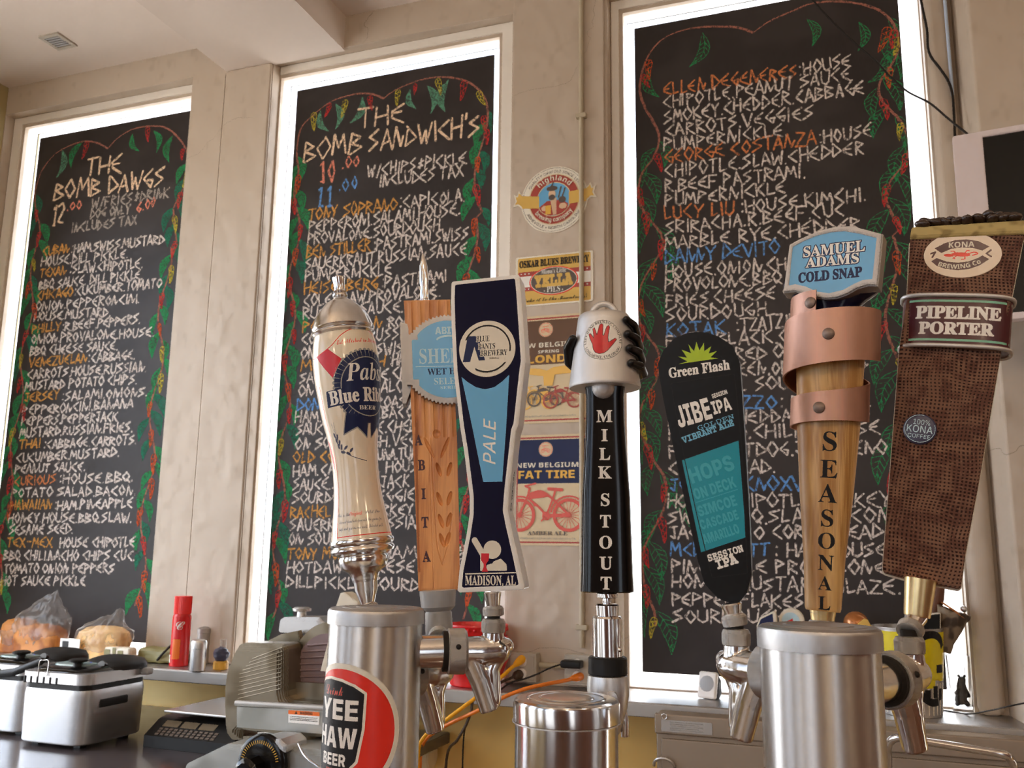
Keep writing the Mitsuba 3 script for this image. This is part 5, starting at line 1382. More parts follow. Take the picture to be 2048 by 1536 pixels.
poster('round_beer_sticker', 'round cream and red beer sticker with a bearded piper on the wall', o_, 'm_sticker_white', [
    ('rim_line', ring(cx, cz, R - .0052, R - .0040), 'm_print_slate'),
    ('rim_lettering', unary_union([arc_words('QUALITY CRAFTED SINCE 1994', .0085, 'plain', cx, cz, .0835, 88, 128), arc_words('ASHEVILLE • NORTH CAROLINA', .0085, 'plain', cx, cz, .0925, 268, 128, inside=True)]), 'm_print_slate'),
    ('red_ring', disc(cx, cz, .0775, 32), 'm_print_brick'),
    ('gold_ring', ring(cx, cz, .0765, .0795), 'm_print_sand'),
    ('sky_disc', disc(cx, cz, .0535, 32), 'm_print_sand'),
    ('sky', disc(cx, cz, .0510, 32), 'm_print_sky'),
    ('ribbon', ribbon, 'm_print_yellow'),
    ('coat', coat, 'm_print_brick'),
    ('face', unary_union([oval(cx - .006, cz + .016, .011, .015), P2([(cx - .012, cz + .004), (cx + .008, cz + .004), (cx + .008, cz - .048), (cx - .002, cz - .050)]), oval(cx - .030, cz - .026, .009, .008), oval(cx + .028, cz - .024, .012, .009)]), 'm_print_flesh'),
    ('beard', unary_union([oval(cx - .006, cz + .006, .010, .009), oval(cx - .006, cz + .034, .017, .008), line([(cx - .008, cz + .040), (cx - .002, cz + .052)], .004), line([(cx + .014, cz + .004), (cx + .022, cz + .036)], .004), line([(cx + .024, cz), (cx + .034, cz + .030)], .004), oval(cx + .026, cz - .004, .011, .010)]), 'm_print_slate'),
    ('beer_mug', rect(cx - .026, cz - .046, cx - .009, cz - .018), 'm_print_gold'),
    ('lettering', unary_union([arc_words('highland', .0165, 'sans', cx, cz, .0585, 88, 104), arc_words('brewing company', .0135, 'sans', cx, cz, .0710, 270, 112, inside=True)]), 'm_print_ivory')], cat='sticker')

q = [(-0.8724, 2.3063), (-0.6350, 2.3070), (-0.6356, 2.1542), (-0.8705, 2.1533)]
x0, x1, z0, z1 = q[0][0], q[1][0], (q[2][1] + q[3][1]) / 2, (q[0][1] + q[1][1]) / 2
U = lambda u, w: (x0 + (x1 - x0) * u, z0 + (z1 - z0) * w)
RU = lambda a, b, c, d: rect(*U(a, b), *U(c, d))
ow, oh = (x1 - x0), (z1 - z0)
mx, mz = U(.50, .47)
poster('yellow_beer_sign', 'small yellow and red enamel beer sign with a dark oval, on the pilaster', RU(0, 0, 1, 1).buffer(-.006).buffer(.006), 'm_sticker_white', [
    ('field', RU(.03, .03, .97, .97).buffer(-.004).buffer(.004), 'm_print_yellow'),
    ('stripe', unary_union([RU(.04, .60, .97, .69), RU(.04, .30, .97, .38)]), 'm_print_brick'),
    ('pale_stripe', RU(.04, .38, .97, .60), 'm_print_white'),
    ('oval_rim', oval(mx, mz, ow * .315, oh * .285), 'm_print_scarlet'),
    ('oval_line', oval(mx, mz, ow * .300, oh * .265), 'm_print_ivory'),
    ('oval', oval(mx, mz, ow * .292, oh * .255), 'm_print_slate'),
    ('title', unary_union([words('OSKAR BLUES BREWERY', oh * .13, 'serif', ow * .90, *U(.5, .78), bold=.03), words("take it to the Mountains!", oh * .07, 'script', ow * .8, *U(.52, .08))]), 'm_print_black'),
    ('yellow_lettering', words('YELLA', oh * .21, 'slab', ow * .50, *U(.50, .37), bold=.10), 'm_print_yellow'),
    ('white_lettering', unary_union([words("Mama's Little", oh * .09, 'serif', ow * .32, *U(.50, .615)), words('PILS', oh * .11, 'serif', ow * .17, *U(.50, .245)), disc(*U(.385, .275), ow * .008, 6), disc(*U(.615, .275), ow * .008, 6)] + [disc(*U(a, b), ow * .009, 6) for a in (.08, .13, .18, .87, .93) for b in (.645, .34)]), 'm_print_white')])


def bike(x, z, s, parts=('frame', 'wheels')):
    """A bicycle drawn with strokes; s is the wheel radius."""
    g = []
    for wx in (x - 1.55 * s, x + 1.55 * s):
        g.append(ring(wx, z, s * .80, s))
        g += [line([(wx, z), (wx + s * .85 * math.cos(t), z + s * .85 * math.sin(t))], s * .03) for t in np.linspace(0, 2 * np.pi, 18, endpoint=False)]
        g.append(disc(wx, z, s * .13))
        g.append(line(arc(wx, z, s * 1.12, 30, 170), s * .10))
    a, b, c, d = (x - 1.55 * s, z), (x - 1.0 * s, z + 1.25 * s), (x + .55 * s, z + .95 * s), (x + .15 * s, z - .05 * s)
    g += [line([a, (x - 1.15 * s, z + .9 * s), b, (x - .92 * s, z + 1.62 * s)], s * .13), line(curve([b, (x - .2 * s, z + 1.42 * s), c, (x + 1.55 * s, z)], 30), s * .14), line(curve([(x - 1.0 * s, z + 1.0 * s), (x - .3 * s, z + .45 * s), d], 20), s * .13), line([d, c, (x + .72 * s, z + 1.5 * s)], s * .12), line([d, (x + 1.55 * s, z)], s * .22),
          P2([(x - 1.0 * s, z + 1.3 * s), (x - .3 * s, z + 1.42 * s), (x + .35 * s, z + 1.1 * s), (x - .3 * s, z + 1.02 * s), (x - .95 * s, z + .95 * s)]), line([(x + .3 * s, z + 1.56 * s), (x + 1.1 * s, z + 1.5 * s)], s * .2), line([(x - .92 * s, z + 1.6 * s), (x - 1.2 * s, z + 1.75 * s), (x - .55 * s, z + 1.9 * s)], s * .11), ring(d[0], d[1], s * .14, s * .26), line([(d[0] - .3 * s, d[1] - .3 * s), d], s * .09)]
    return unary_union(g)


def roundel(x, z, r):
    return unary_union([bike(x, z - r * .22, r * .26), ring(x, z, r * .90, r * .96), line([(x - r * .5, z + r * .45), (x + r * .4, z + r * .5)], r * .08)])


def beer_sign(label, q, top, name2, name1, title, extra):
    global x0, x1, z0, z1
    x0, x1, z0, z1 = q[0][0], q[1][0], q[2][1], q[0][1]
    w, hh = x1 - x0, z1 - z0
    rx, rz = U(.42, .865)
    L = [('border', RU(.0, .02, 1, .98).difference(RU(.02, .035, .98, .965)), 'm_print_brick'), ('heading_field', RU(.02, .54 if extra else .555, .98, .955), top), ('roundel', disc(rx, rz, hh * .068), 'm_print_sand'), ('roundel_bicycle', roundel(rx, rz, hh * .066), 'm_print_scarlet'),
         ('heading', unary_union([words('NEW BELGIUM', hh * .044, 'sans', w * .88, *U(.44, .70))] + ([words('SPRING', hh * .028, 'sans', w * .30, *U(.46, .645))] if extra else [])), 'm_print_ivory'),
         ('title', words(title, hh * .072, 'heavy', w * .80, *U(.43, .555 if extra else .60)), 'm_print_gold')]
    if extra:
        L += [('wing', unary_union([P2([U(.05, .52), U(.35, .50), U(.44, .48), U(.53, .51), U(.9, .53), U(.86, .45), U(.55, .44), U(.52, .34), U(.40, .34), U(.39, .43), U(.12, .46)]), disc(*U(.40, .25), hh * .06), bike(*U(.30, .20), hh * .075)]), 'm_print_lager'),
              ('red_bicycle', bike(*U(.66, .20), hh * .072), 'm_print_brick'), ('dark_bicycle', bike(*U(.42, .22), hh * .068).difference(bike(*U(.66, .20), hh * .072)), 'm_print_slate')]
    else:
        L += [('bicycle', bike(*U(.40, .27), hh * .150), 'm_print_coral'), ('ale_lettering', words('AMBER ALE', hh * .034, 'serif', w * .56, *U(.45, .092)), 'm_print_slate')]
    L.append(('small_print', words('BREWED & BOTTLED IN FORT COLLINS CO. U.S.A.', hh * .014, 'plain', w * .80, *U(.45, .055)), 'm_print_grey'))
    return poster('beer_sign', label, RU(0, 0, 1, 1), 'm_print_sand', L)


beer_sign('tan and brown beer sign with pale bicycles under the yellow sign', [(-0.8664, 2.1221), (-0.6530, 2.1280), (-0.6538, 1.8060)], 'm_print_brown', '', '', 'BLONDE', True)
beer_sign('navy and cream beer sign with one big red bicycle', [(-0.8621, 1.7727), (-0.6539, 1.7791), (-0.6547, 1.4628)], 'm_print_navy', '', '', 'FAT TIRE', False)

# conduit, outlet boxes, plugs and leads
px_ = (-0.6682, 2.42, 2.012)[0]
cd = thing('conduit', 'thin painted vertical conduit pipe running down over the beer signs', 'pipe')
obj('pipe', tube([(px_, 2.4155, 1.195), (px_, 2.4155, 3.2)], .0068, 14), 'm_conduit', cd, smooth=True)
obj('strap', cat_([box(px_ - .016, px_ + .016, 2.4075, 2.424, z, z + .014, .002) for z in (2.72, 1.24)]), 'm_conduit', cd)
ob = [[(-0.8681, 1.1761), (-0.7872, 1.1000)][0:2], [(-0.7093, 1.1786), (-0.6368, 1.1001)][0:2]]
ks = []
for i, (a, b) in enumerate(ob):
    x0_, x1_, z1_, z0_ = a[0], b[0], a[1], b[1]
    z0_ = max(z0_, 1.092)
    k = thing('outlet_box', ('grey outlet box with the yellow plug above the ledge', 'grey outlet box with the black adapter and orange plug')[i], 'outlet box', None)
    obj('housing', box(x0_, x1_, 2.388, 2.4235, z0_, z1_, .003), 'm_outlet_grey', k)
    obj('cover', box(x0_ + .006, x1_ - .006, 2.3855, 2.389, z0_ + .006, z1_ - .006, .0015), 'm_outlet_grey', k)
    obj('receptacle', cat_([moved(lathe([(.014, 0), (.013, .003), (0, .003)], 24), np.array([[1, 0, 0, (x0_ + x1_) / 2], [0, 0, -1, 2.3865], [0, 1, 0, z0_ + (z1_ - z0_) * q], [0, 0, 0, 1.0]])) for q in (.3, .7)]), 'm_white_plastic', k)
    obj('cover_screw', moved(trimesh.creation.icosphere(1, .0025), at((x0_ + x1_) / 2, 2.3855, (z0_ + z1_) / 2)), 'm_steel', k)
    ks.append((x0_, x1_, z0_, z1_))
lk = thing('conduit', 'short horizontal conduit between the two grey outlet boxes', 'pipe')
obj('pipe', tube([(ks[0][1] + .001, 2.412, ks[0][3] - .032), (ks[1][0] - .001, 2.412, ks[0][3] - .032)], .0075, 14), 'm_conduit', lk, smooth=True)


def lead(name, label, pts, r, m, plug=None):
    k = thing(name, label, 'cord')
    obj('cord', tube(curve(pts, 80), r, 10), m, k, smooth=True)
    if plug:
        obj('plug', smoothed(chain(*plug), .004, 3), m, k, smooth=True)
    return k


lead('power_lead', 'thick yellow power cord drooping down from the left outlet box', [(-0.8284, 2.372, 1.1564), (-0.8367, 2.34, 1.1453), (-0.8544, 2.29, 1.1199), (-0.875, 2.258, 1.0979), (-0.9011, 2.238, 1.0757), (-0.9399, 2.22, 1.0453), (-0.9859, 2.21, 1.0097), (-1.0278, 2.2, 0.9743), (-1.0353, 2.19, 0.924), (-1.0279, 2.19, 0.7135)], .0048, 'm_yellow_rubber', ([(-0.8283, 2.384, 1.1591), (-0.8302, 2.365, 1.1545), (-0.8354, 2.352, 1.1479)], [.012, .0105, .006]))
lead('power_lead', 'orange power cord hanging in a long slope from the right outlet box', [(-0.6697, 2.372, 1.123), (-0.69, 2.33, 1.1195), (-0.7242, 2.28, 1.1152), (-0.7723, 2.252, 1.1038), (-0.8141, 2.238, 1.0874), (-0.8505, 2.228, 1.0683), (-0.8945, 2.22, 1.0448), (-0.9851, 2.24, 1.001), (-1.0452, 2.25, 0.9591), (-1.0575, 2.25, 0.8978), (-1.0476, 2.25, 0.6943)], .0048, 'm_orange_rubber', ([(-0.6649, 2.384, 1.1244), (-0.6691, 2.365, 1.1239), (-0.6783, 2.35, 1.1227)], [.011, .010, .006]))
lead('power_lead', 'dark brown cord looping down in front of the tan wall below the ledge', [(-0.8336, 2.372, 1.1201), (-0.8518, 2.34, 1.1114), (-0.8643, 2.28, 1.1044), (-0.8878, 2.252, 1.093), (-0.9066, 2.238, 1.0705), (-0.9095, 2.23, 1.0422), (-0.9226, 2.23, 1.0098), (-0.9451, 2.23, 0.9718), (-0.9961, 2.28, 0.9094), (-1.0028, 2.3, 0.6853)], .0036, 'm_brown_cable', ([(-0.8343, 2.386, 1.1196), (-0.8365, 2.368, 1.1191)], [.0135, .012]))
lead('power_lead', 'thin black cord from the black adapter running along the ledge', [(-0.709, 2.366, 1.1556), (-0.737, 2.35, 1.1458), (-0.7682, 2.34, 1.1301), (-0.8021, 2.33, 1.1168), (-0.8302, 2.3, 1.1088), (-0.8459, 2.254, 1.0917), (-0.8688, 2.24, 1.0702), (-0.8942, 2.236, 1.0472), (-0.9212, 2.236, 1.021), (-0.9627, 2.31, 0.931), (-0.9637, 2.32, 0.6842)], .0022, 'm_black_rubber')
a_ = [(-0.7102, 1.1666), (-0.6542, 1.1468)]
ad = thing('power_adapter', 'black power adapter plugged into the right outlet box', 'adapter')
obj('case', box(a_[0][0], a_[1][0], 2.35, 2.3852, a_[1][1], a_[0][1], .005), 'm_black_plastic', ad)
# the corner on the right: pipe, hanging cables
pp = thing('corner_pipe', 'thin pale blue pipe in the upper right corner', 'pipe')
a_, b_ = np.array((0.3247, 2.39, 2.94)), np.array((0.3247, 2.39, 2.6099))
obj('pipe', tube([(b_[0], 2.388, 3.23), (b_[0], 2.388, b_[2])], .0042, 12), 'm_pale_pipe', pp, smooth=True)
lead('hanging_cable', 'black cable hanging down the upper right corner of the wall', [(0.2632, 2.38, 2.9325), (0.2705, 2.38, 2.8581), (0.2769, 2.385, 2.8022), (0.2761, 2.385, 2.7523), (0.2825, 2.385, 2.7227), (0.3003, 2.385, 2.6884), (0.3168, 2.38, 2.6464), (0.3221, 2.37, 2.6029), (0.3205, 2.36, 2.5436), (0.3159, 2.34, 2.4743)], .0032, 'm_black_rubber')
lead('hanging_cable', 'thin black cable strung across the large chalkboard to the television', [(-0.01, 2.44, 2.997), (0.0416, 2.42, 2.9031), (0.101, 2.4, 2.8076), (0.1501, 2.38, 2.7331), (0.1765, 2.36, 2.6775), (0.2158, 2.34, 2.6154), (0.26, 2.3, 2.5563), (0.2897, 2.24, 2.4825), (0.3178, 2.16, 2.4001)], .0026, 'm_black_rubber')
lead('hanging_cable', 'thin wire lying along the right end of the ledge', [(0.0527, 2.5079, 1.092), (0.1469, 2.4709, 1.092), (0.2087, 2.4312, 1.092), (0.2528, 2.4008, 1.092), (0.2922, 2.3, 1.1189), (0.3043, 2.14, 1.1519), (0.3433, 2.1, 1.1698)], .0016, 'm_black_rubber')
# television on the right wall
tv = thing('television', 'white-framed television with a dark screen on the right wall', 'television')
c0, c1 = np.array((0.2704, 2.045, 2.3495)), np.array((0.2833, 2.045, 1.9297))
tw_, th_ = .62, c0[2] - c1[2]
G = at(c0[0], 2.045, c1[2], math.radians(-7))
full = rect(0, 0, tw_, th_)
hole = rect(0.058, .014, tw_ - .058, th_ - .014)
obj('bezel', slab(full.buffer(-.006).buffer(.006).difference(hole), 0, .03, .003), 'm_tv_bezel', tv, G, smooth=30)
obj('screen', slab(hole.buffer(.001), .006, .02), 'm_black_satin', tv, G, smooth=False)
obj('back_cover', box(.05, tw_ - .05, .02, .07, .03, th_ - .03, .01), 'm_black_plastic', tv, G)
obj('bracket', box(.2, .4, .06, .11, .2, th_ - .15), 'm_black_plastic', tv, G, smooth=False)

dp = thing('drain_pipe', 'cream pipe stub low on the tan wall beside the cords', 'pipe')
a_, b_ = [(-1.1986, 0.8895), (-1.0828, 0.8991)]
obj('pipe', tube([(a_[0], 2.385, a_[1]), (b_[0] - .006, 2.385, a_[1]), (b_[0], 2.385, a_[1])], [.034, .034, .030], 32), 'm_print_sand', dp, smooth=30)

# ---------------------------------------------------------------- on the ledge and the work counter
LZ, CZ_ = 1.0905, 0.9505


def noisy(m, amp, freq, seed=0):
    m = m.copy()
    n = meshkit.fbm(m.vertices * freq + 31.7, 3, seed) - 0.5
    m.vertices = m.vertices + m.vertex_normals * (n * 2 * amp)[:, None]
    return m


# --- deep fryers
def fryer(label, x, y, rz=0.0):
    k = thing('deep_fryer', label, 'deep fryer', 'deep fryers on the counter')
    G = at(x, y, CZ_, rz)
    w, d = .216, .225
    foot = rect(0, 0, w, d).buffer(-.03).buffer(.03)
    up = lambda g, z0, z1: moved(trimesh.creation.extrude_polygon(g, z1 - z0, engine='earcut'), at(0, 0, z0))
    obj('feet', cat_([box(a, a + .02, b, b + .02, 0, .012) for a in (.03, w - .05) for b in (.03, d - .05)]), 'm_black_plastic', k, G, smooth=False)
    obj('body', loft([(.010, w / 2 - .004, d / 2 - .004, w / 2, d / 2), (.014, w / 2 - .001, d / 2 - .001, w / 2, d / 2), (.125, w / 2 + .001, d / 2 + .001, w / 2, d / 2), (.140, w / 2 - .001, d / 2 - .001, w / 2, d / 2)], 6.5, 96), 'm_steel_soft', k, G, smooth=40)
    obj('collar', up(foot.buffer(-.006), .138, .156), 'm_black_plastic', k, G, smooth=30)
    lid = up(foot.buffer(.003), .154, .180)
    obj('lid_rim', lid, 'm_steel_soft', k, G, smooth=30)
    for i in range(6):
        obj('vent_slot', box(.016 + i * .021, .022 + i * .021, -.0045, .004, .152, .169, .0015), 'm_black_plastic', k, G)
    dome = loft([(.178, .102, .106, w / 2, d / 2), (.184, .097, .101, w / 2, d / 2), (.190, .078, .082, w / 2, d / 2), (.192, .03, .03, w / 2, d / 2)], 3.2, 48)
    obj('lid_top', dome, 'm_black_gloss', k, G, smooth=40)
    obj('lid_window', loft([(.184, .062, .046, w / 2 - .012, d / 2 - .02), (.194, .056, .040, w / 2 - .012, d / 2 - .02), (.1955, .02, .016, w / 2 - .012, d / 2 - .02)], 3, 40), 'm_window_glass', k, G, smooth=40)
    obj('lid_knob', moved(lathe([(.012, 0), (.011, .010), (.022, .013), (.023, .018), (.016, .021), (0, .022)], 32), at(w / 2 + .02, d / 2 - .055, .189)), 'm_black_plastic', k, G)
    cp = obj('control_panel', loft([(.178, .075, .070, w - .062, d - .066), (.188, .074, .068, w - .062, d - .064), (.200, .066, .054, w - .064, d - .056), (.206, .045, .030, w - .07, d - .05)], 2.8, 48), 'm_black_plastic', k, G, smooth=40)
    obj('thermostat', moved(lathe([(.013, 0), (.012, .012), (.0, .013)], 24), at(w - .045, d - .125, .186) @ np.array(trimesh.transformations.rotation_matrix(1.1, (1, 0, 0)))), 'm_black_gloss', cp, G)
    obj('pilot_light', moved(trimesh.creation.icosphere(2, .0032), at(w - .088, d - .124, .193)), 'm_pilot', cp, G, smooth=True)
    obj('side_handle', cat_([box(w + .001, w + .028, d - .045, d - .02, .160, .178, .005)]), 'm_grey_plastic', k, G)
    obj('side_grip', box(w - .002, w + .004, .05, .145, .095, .115, .004), 'm_black_plastic', k, G)
    obj('bail', tube(curve([(.062, -.003, .168), (.066, -.006, .205), (.078, -.004, .209), (.092, -.003, .207), (.094, -.006, .172)], 24), .0013, 8), 'm_chrome', k, G, smooth=True)
    return k


fryer('stainless deep fryer with a black lid, the whole one on the counter', -1.993, 1.832)
fryer('stainless deep fryer cut by the left edge of the photo', -2.262, 1.90)
hd = thing('fryer_basket', 'black fryer basket handle lying across the left fryer', 'basket handle')
obj('handle', smoothed(chain([(-2.2099, 1.9, 1.0959), (-2.0871, 1.9, 1.1131), (-1.9978, 1.9, 1.1459)], [.010, .011, .009]), .006, 3), 'm_black_plastic', hd, smooth=True)

# --- scale
sc = thing('counter_scale', 'dark price scale with three displays and a steel platter', 'scale')
a_ = np.array((-1.6801, 1.9391, 0.951))
G = at(a_[0], a_[1], CZ_, -.02)
wd = .27
prof = Polygon([(0, 0), (.0, .028), (.05, .060), (.075, .066), (.25, .060), (.25, 0)])
m = trimesh.creation.extrude_polygon(prof, wd, engine='earcut')
v = m.vertices.copy()
m.vertices = np.stack([v[:, 2], v[:, 0], v[:, 1]], 1)
obj('body', m, 'm_black_plastic', sc, G, smooth=20)
tn = math.atan2(.032, .05)
S_ = lambda u, t, e=0: (u, .05 * t - e * math.sin(tn), .028 + .032 * t + e * math.cos(tn))


def on_slope(u0, u1, t0, t1, e):
    V = [S_(u0, t0, e), S_(u1, t0, e), S_(u1, t1, e), S_(u0, t1, e), S_(u0, t0, 0), S_(u1, t0, 0), S_(u1, t1, 0), S_(u0, t1, 0)]
    return trimesh.Trimesh(V, [(0, 1, 2), (0, 2, 3), (0, 4, 5), (0, 5, 1), (1, 5, 6), (1, 6, 2), (2, 6, 7), (2, 7, 3), (3, 7, 4), (3, 4, 0)], process=False)


for i in range(3):
    obj('display', on_slope(.03 + i * .056, .078 + i * .056, .58, .94, .001), 'm_display', sc, G, smooth=False)
for r in range(3):
    for c in range(12):
        obj('key', on_slope(.03 + c * .0155, .040 + c * .0155, .08 + r * .15, .18 + r * .15, .0018), 'm_key', sc, G, smooth=False)
obj('platter', box(.03, wd + .03, .03, .26, .080, .086, .002), 'm_steel', sc, G)
obj('platter_post', box(.15, .19, .13, .17, .055, .082), 'm_black_plastic', sc, G, smooth=False)

# --- meat slicer
sl = thing('meat_slicer', 'worn steel meat slicer with ribbed plates and an orange warning label', 'meat slicer')
ys = 1.78
ZL = lambda pts: pts
guard = P_([(-1.3295, 1.0533), (-1.3350, 1.0932), (-1.3377, 1.1337), (-1.3351, 1.1666), (-1.3256, 1.1918), (-1.3165, 1.2143), (-1.3075, 1.2285), (-1.2942, 1.2332), (-1.1910, 1.2360), (-1.1816, 1.2327), (-1.1784, 1.2236), (-1.1733, 1.1358), (-1.1696, 1.1242), (-1.1584, 1.1162), (-1.0651, 1.1151), (-1.0612, 1.0475), (-1.1233, 1.0422), (-1.2824, 1.0448), (-1.2840, 1.0235), (-1.3106, 1.0214), (-1.3239, 1.0350)])
obj('carriage', slab(rounded(guard, .006), ys, ys + .07, .020), 'm_slicer', sl, smooth=40)
for i in range(11):
    (xa, za), (xb, zb) = [[(-1.2947, 1.1134), (-1.1812, 1.1420), (-1.3017, 1.1999), (-1.1875, 1.2327)][j] for j in (0, 1)]
    dz = i * .0088
    obj('rib', tube([(xa + .004 + max(0, i - 6) * .008, ys + .0004, za + dz), (xb, ys + .0004, zb + dz)], .0012, 8), 'm_slicer', sl, smooth=True)
obj('front_plate', slab(P_([(-1.2880, 1.0977), (-1.0645, 1.1050), (-1.0617, 1.0570), (-1.2845, 1.0542)]), ys - .006, ys + .002, .001), 'm_slicer_plate', sl, smooth=False)
obj('front_rail', tube([(-1.2912, 1.775, 1.1053), (-1.0507, 1.775, 1.111)], .0065, 12), 'm_steel_dull', sl, smooth=True)
wl = P_([(-1.1524, 1.1002), (-1.0746, 1.1011), (-1.0740, 1.0752), (-1.1507, 1.0748)])
wb_ = P_([(-1.1524, 1.1002), (-1.0746, 1.1011), (-1.0744, 1.0927), (-1.1519, 1.0919)])
wt = obj('warning_label', slab(wl, ys - .0074, ys - .0058), 'm_white_paper', sl, smooth=False)
ink('band', wb_, 'm_print_orange', wt, y=ys - .0078)
ink('lettering', unary_union([tw('WARNING', .0058, 'heavy', [(-1.1227, 1.0934), (-1.0913, 1.0940)]), P_([(-1.1360, 1.0935), (-1.1326, 1.0995), (-1.1284, 1.0935)])] + [line(p, .0012) for p in ([(-1.1477, 1.0875), (-1.0785, 1.0883)], [(-1.1475, 1.0838), (-1.0814, 1.0847)], [(-1.1473, 1.0807), (-1.0781, 1.0816)])]), 'm_print_black', wt, y=ys - .0080)
yb = ys + .075
gc, gr = [(-1.1098, 1.1589)][0], [(-1.1168, 1.2815)][0][1]
R_ = gr - gc[1]
obj('blade_guard', slab(oval(gc[0], gc[1], R_ * .84, R_, 32), yb, yb + .03, .006), 'm_slicer', sl, smooth=40)
obj('gauge_plate', slab(oval(gc[0], gc[1], R_ * .70, R_ * .80, 32), yb - .006, yb + .002, .003), 'm_pad_mauve', sl, smooth=40)
for i in range(9):
    z = gc[1] - R_ * .30 + i * R_ * .115
    hw = R_ * .70 * math.sqrt(max(.05, 1 - ((z - gc[1]) / (R_ * .80)) ** 2)) - .004
    obj('gauge_rib', tube([(gc[0] - hw, yb - .0065, z - .006), (gc[0] + hw, yb - .0065, z + .006)], .0030, 8), 'm_pad_mauve', sl, smooth=True)
obj('deflector', slab(P_([(-1.3239, 1.2168), (-1.2965, 1.2297), (-1.2625, 1.2457), (-1.2145, 1.2563), (-1.2062, 1.2337), (-1.2384, 1.1979), (-1.2542, 1.1514), (-1.2589, 1.2198)]), yb + .034, yb + .05, .003), 'm_slicer', sl, smooth=40)
obj('head', slab(rounded(P_([(-1.2904, 1.2465), (-1.2874, 1.2763), (-1.2771, 1.2827), (-1.1785, 1.2862), (-1.1566, 1.2666), (-1.1555, 1.2462)]), .006), yb + .06, yb + .13, .01), 'm_steel', sl, smooth=40)
kx, kz = [(-1.2451, 1.2850)][0]
obj('top_knob', moved(lathe([(.012, -.004), (.011, .010), (.022, .012), (.023, .018), (.016, .021), (0, .022)], 40), at(kx, yb + .095, kz)), 'm_chrome_soft', sl)
obj('slot_plate', slab(P_([(-1.1955, 1.1496), (-1.0972, 1.1513), (-1.0946, 1.1058), (-1.1927, 1.1074)]), ys + .05, ys + .06), 'm_slicer', sl, smooth=False)
obj('pusher', slab(P_([(-1.1095, 1.3121), (-1.0981, 1.3463), (-1.0877, 1.3489), (-1.0499, 1.3275), (-1.0464, 1.3075)]), yb + .02, yb + .06, .003), 'm_print_ivory', sl, smooth=30)
obj('pusher_arm', slab(P_([(-1.0342, 1.1968), (-1.0197, 1.2547), (-1.0042, 1.2554), (-1.0079, 1.1953)]), 1.70, 1.72, .002), 'm_print_ivory', sl, smooth=30)
obj('base', slab(rounded(P_([(-1.3628, 0.9714), (-1.3608, 0.9844), (-1.2575, 1.0338), (-1.0091, 1.0417), (-1.0036, 0.9461), (-1.3570, 0.9110)]).intersection(rect(-3, CZ_, 0, 2)), .01), 1.70, 1.95, .012), 'm_slicer_plate', sl, smooth=40)
obj('pedestal', slab(P_([(-1.2813, 1.0323), (-1.1102, 1.0483), (-1.0952, 1.0069), (-1.2748, 0.9940)]), ys + .01, ys + .06, .005), 'm_slicer', sl, smooth=40)
obj('dial_hood', slab(rounded(P_([(-1.1952, 1.0351), (-1.1885, 1.0480), (-1.1536, 1.0582), (-1.1109, 1.0591), (-1.0950, 1.0481), (-1.0940, 1.0336), (-1.1062, 1.0350), (-1.1526, 1.0447)]), .003), 1.68, 1.76, .006), 'm_chrome_soft', sl, smooth=40)
dx, dz = [(-1.1515, 1.0092)][0]
dl = obj('dial', moved(lathe([(.058, 0), (.057, .008), (.048, .014), (0, .015)], 48), np.array([[1, 0, 0, dx], [0, 0, -1, 1.69], [0, 1, 0, dz], [0, 0, 0, 1.0]])), 'm_black_gloss', sl)
ink('dial_marks', unary_union([line([(dx + .040 * math.cos(t), dz + .040 * math.sin(t)), (dx + .046 * math.cos(t), dz + .046 * math.sin(t))], .0016) for t in np.linspace(.2, 2.9, 24)]), 'm_print_gold', dl, y=1.6745)
obj('dial_knob', moved(lathe([(.030, 0), (.028, .03), (.02, .036), (0, .037)], 10), np.array([[1, 0, 0, dx - .012], [0, 0, -1, 1.676], [0, 1, 0, dz - .012], [0, 0, 0, 1.0]])), 'm_black_gloss', sl)
obj('lever', tube(curve([(-1.0779, 1.7, 1.0504), (-1.0473, 1.68, 1.0325), (-1.0097, 1.67, 1.0177), (-0.9814, 1.67, 1.0042)], 20), .0026, 8), 'm_chrome', sl, smooth=True)

# --- bread in clear bags along the ledge
def loaf(w, d, h, seed):
    m = loft([(0, w * .46, d * .46), (.004, w * .49, d * .49), (h * .35, w * .485, d * .485), (h * .6, w * .52, d * .52), (h * .82, w * .47, d * .47), (h * .95, w * .33, d * .36), (h, w * .12, d * .16)], 3.0, 48)
    v, f = trimesh.remesh.subdivide_to_size(m.vertices, m.faces, .012)
    m = trimesh.Trimesh(v, f)
    m.merge_vertices()
    return noisy(m, .003, 26, seed)


def bag(w, d, h, peak, seed):
    m = trimesh.creation.icosphere(4, 1.0)
    v = m.vertices.copy()
    z = np.clip(v[:, 2], -.9, 1)
    taper = np.where(z > .2, 1 - .75 * np.clip((z - .2) / .8, 0, 1) ** .8, 1.0)
    v = np.stack([v[:, 0] * w * taper + peak[0] * np.clip(z - .1, 0, 1) ** 1.5, v[:, 1] * d * taper + peak[1] * np.clip(z, 0, 1), (z + .9) / 1.9 * h], 1)
    m = trimesh.Trimesh(v, m.faces)
    n = meshkit.fbm(m.vertices * 34 + seed * 7.3, 4, seed) - .5
    r = np.abs(meshkit.fbm(m.vertices * [60, 60, 26] + seed, 3, seed + 5) - .5)
    m.vertices = m.vertices + m.vertex_normals * (n * .020 - r * .02)[:, None] * np.clip((m.vertices[:, 2] - .01) / .05, 0, 1)[:, None]
    return m


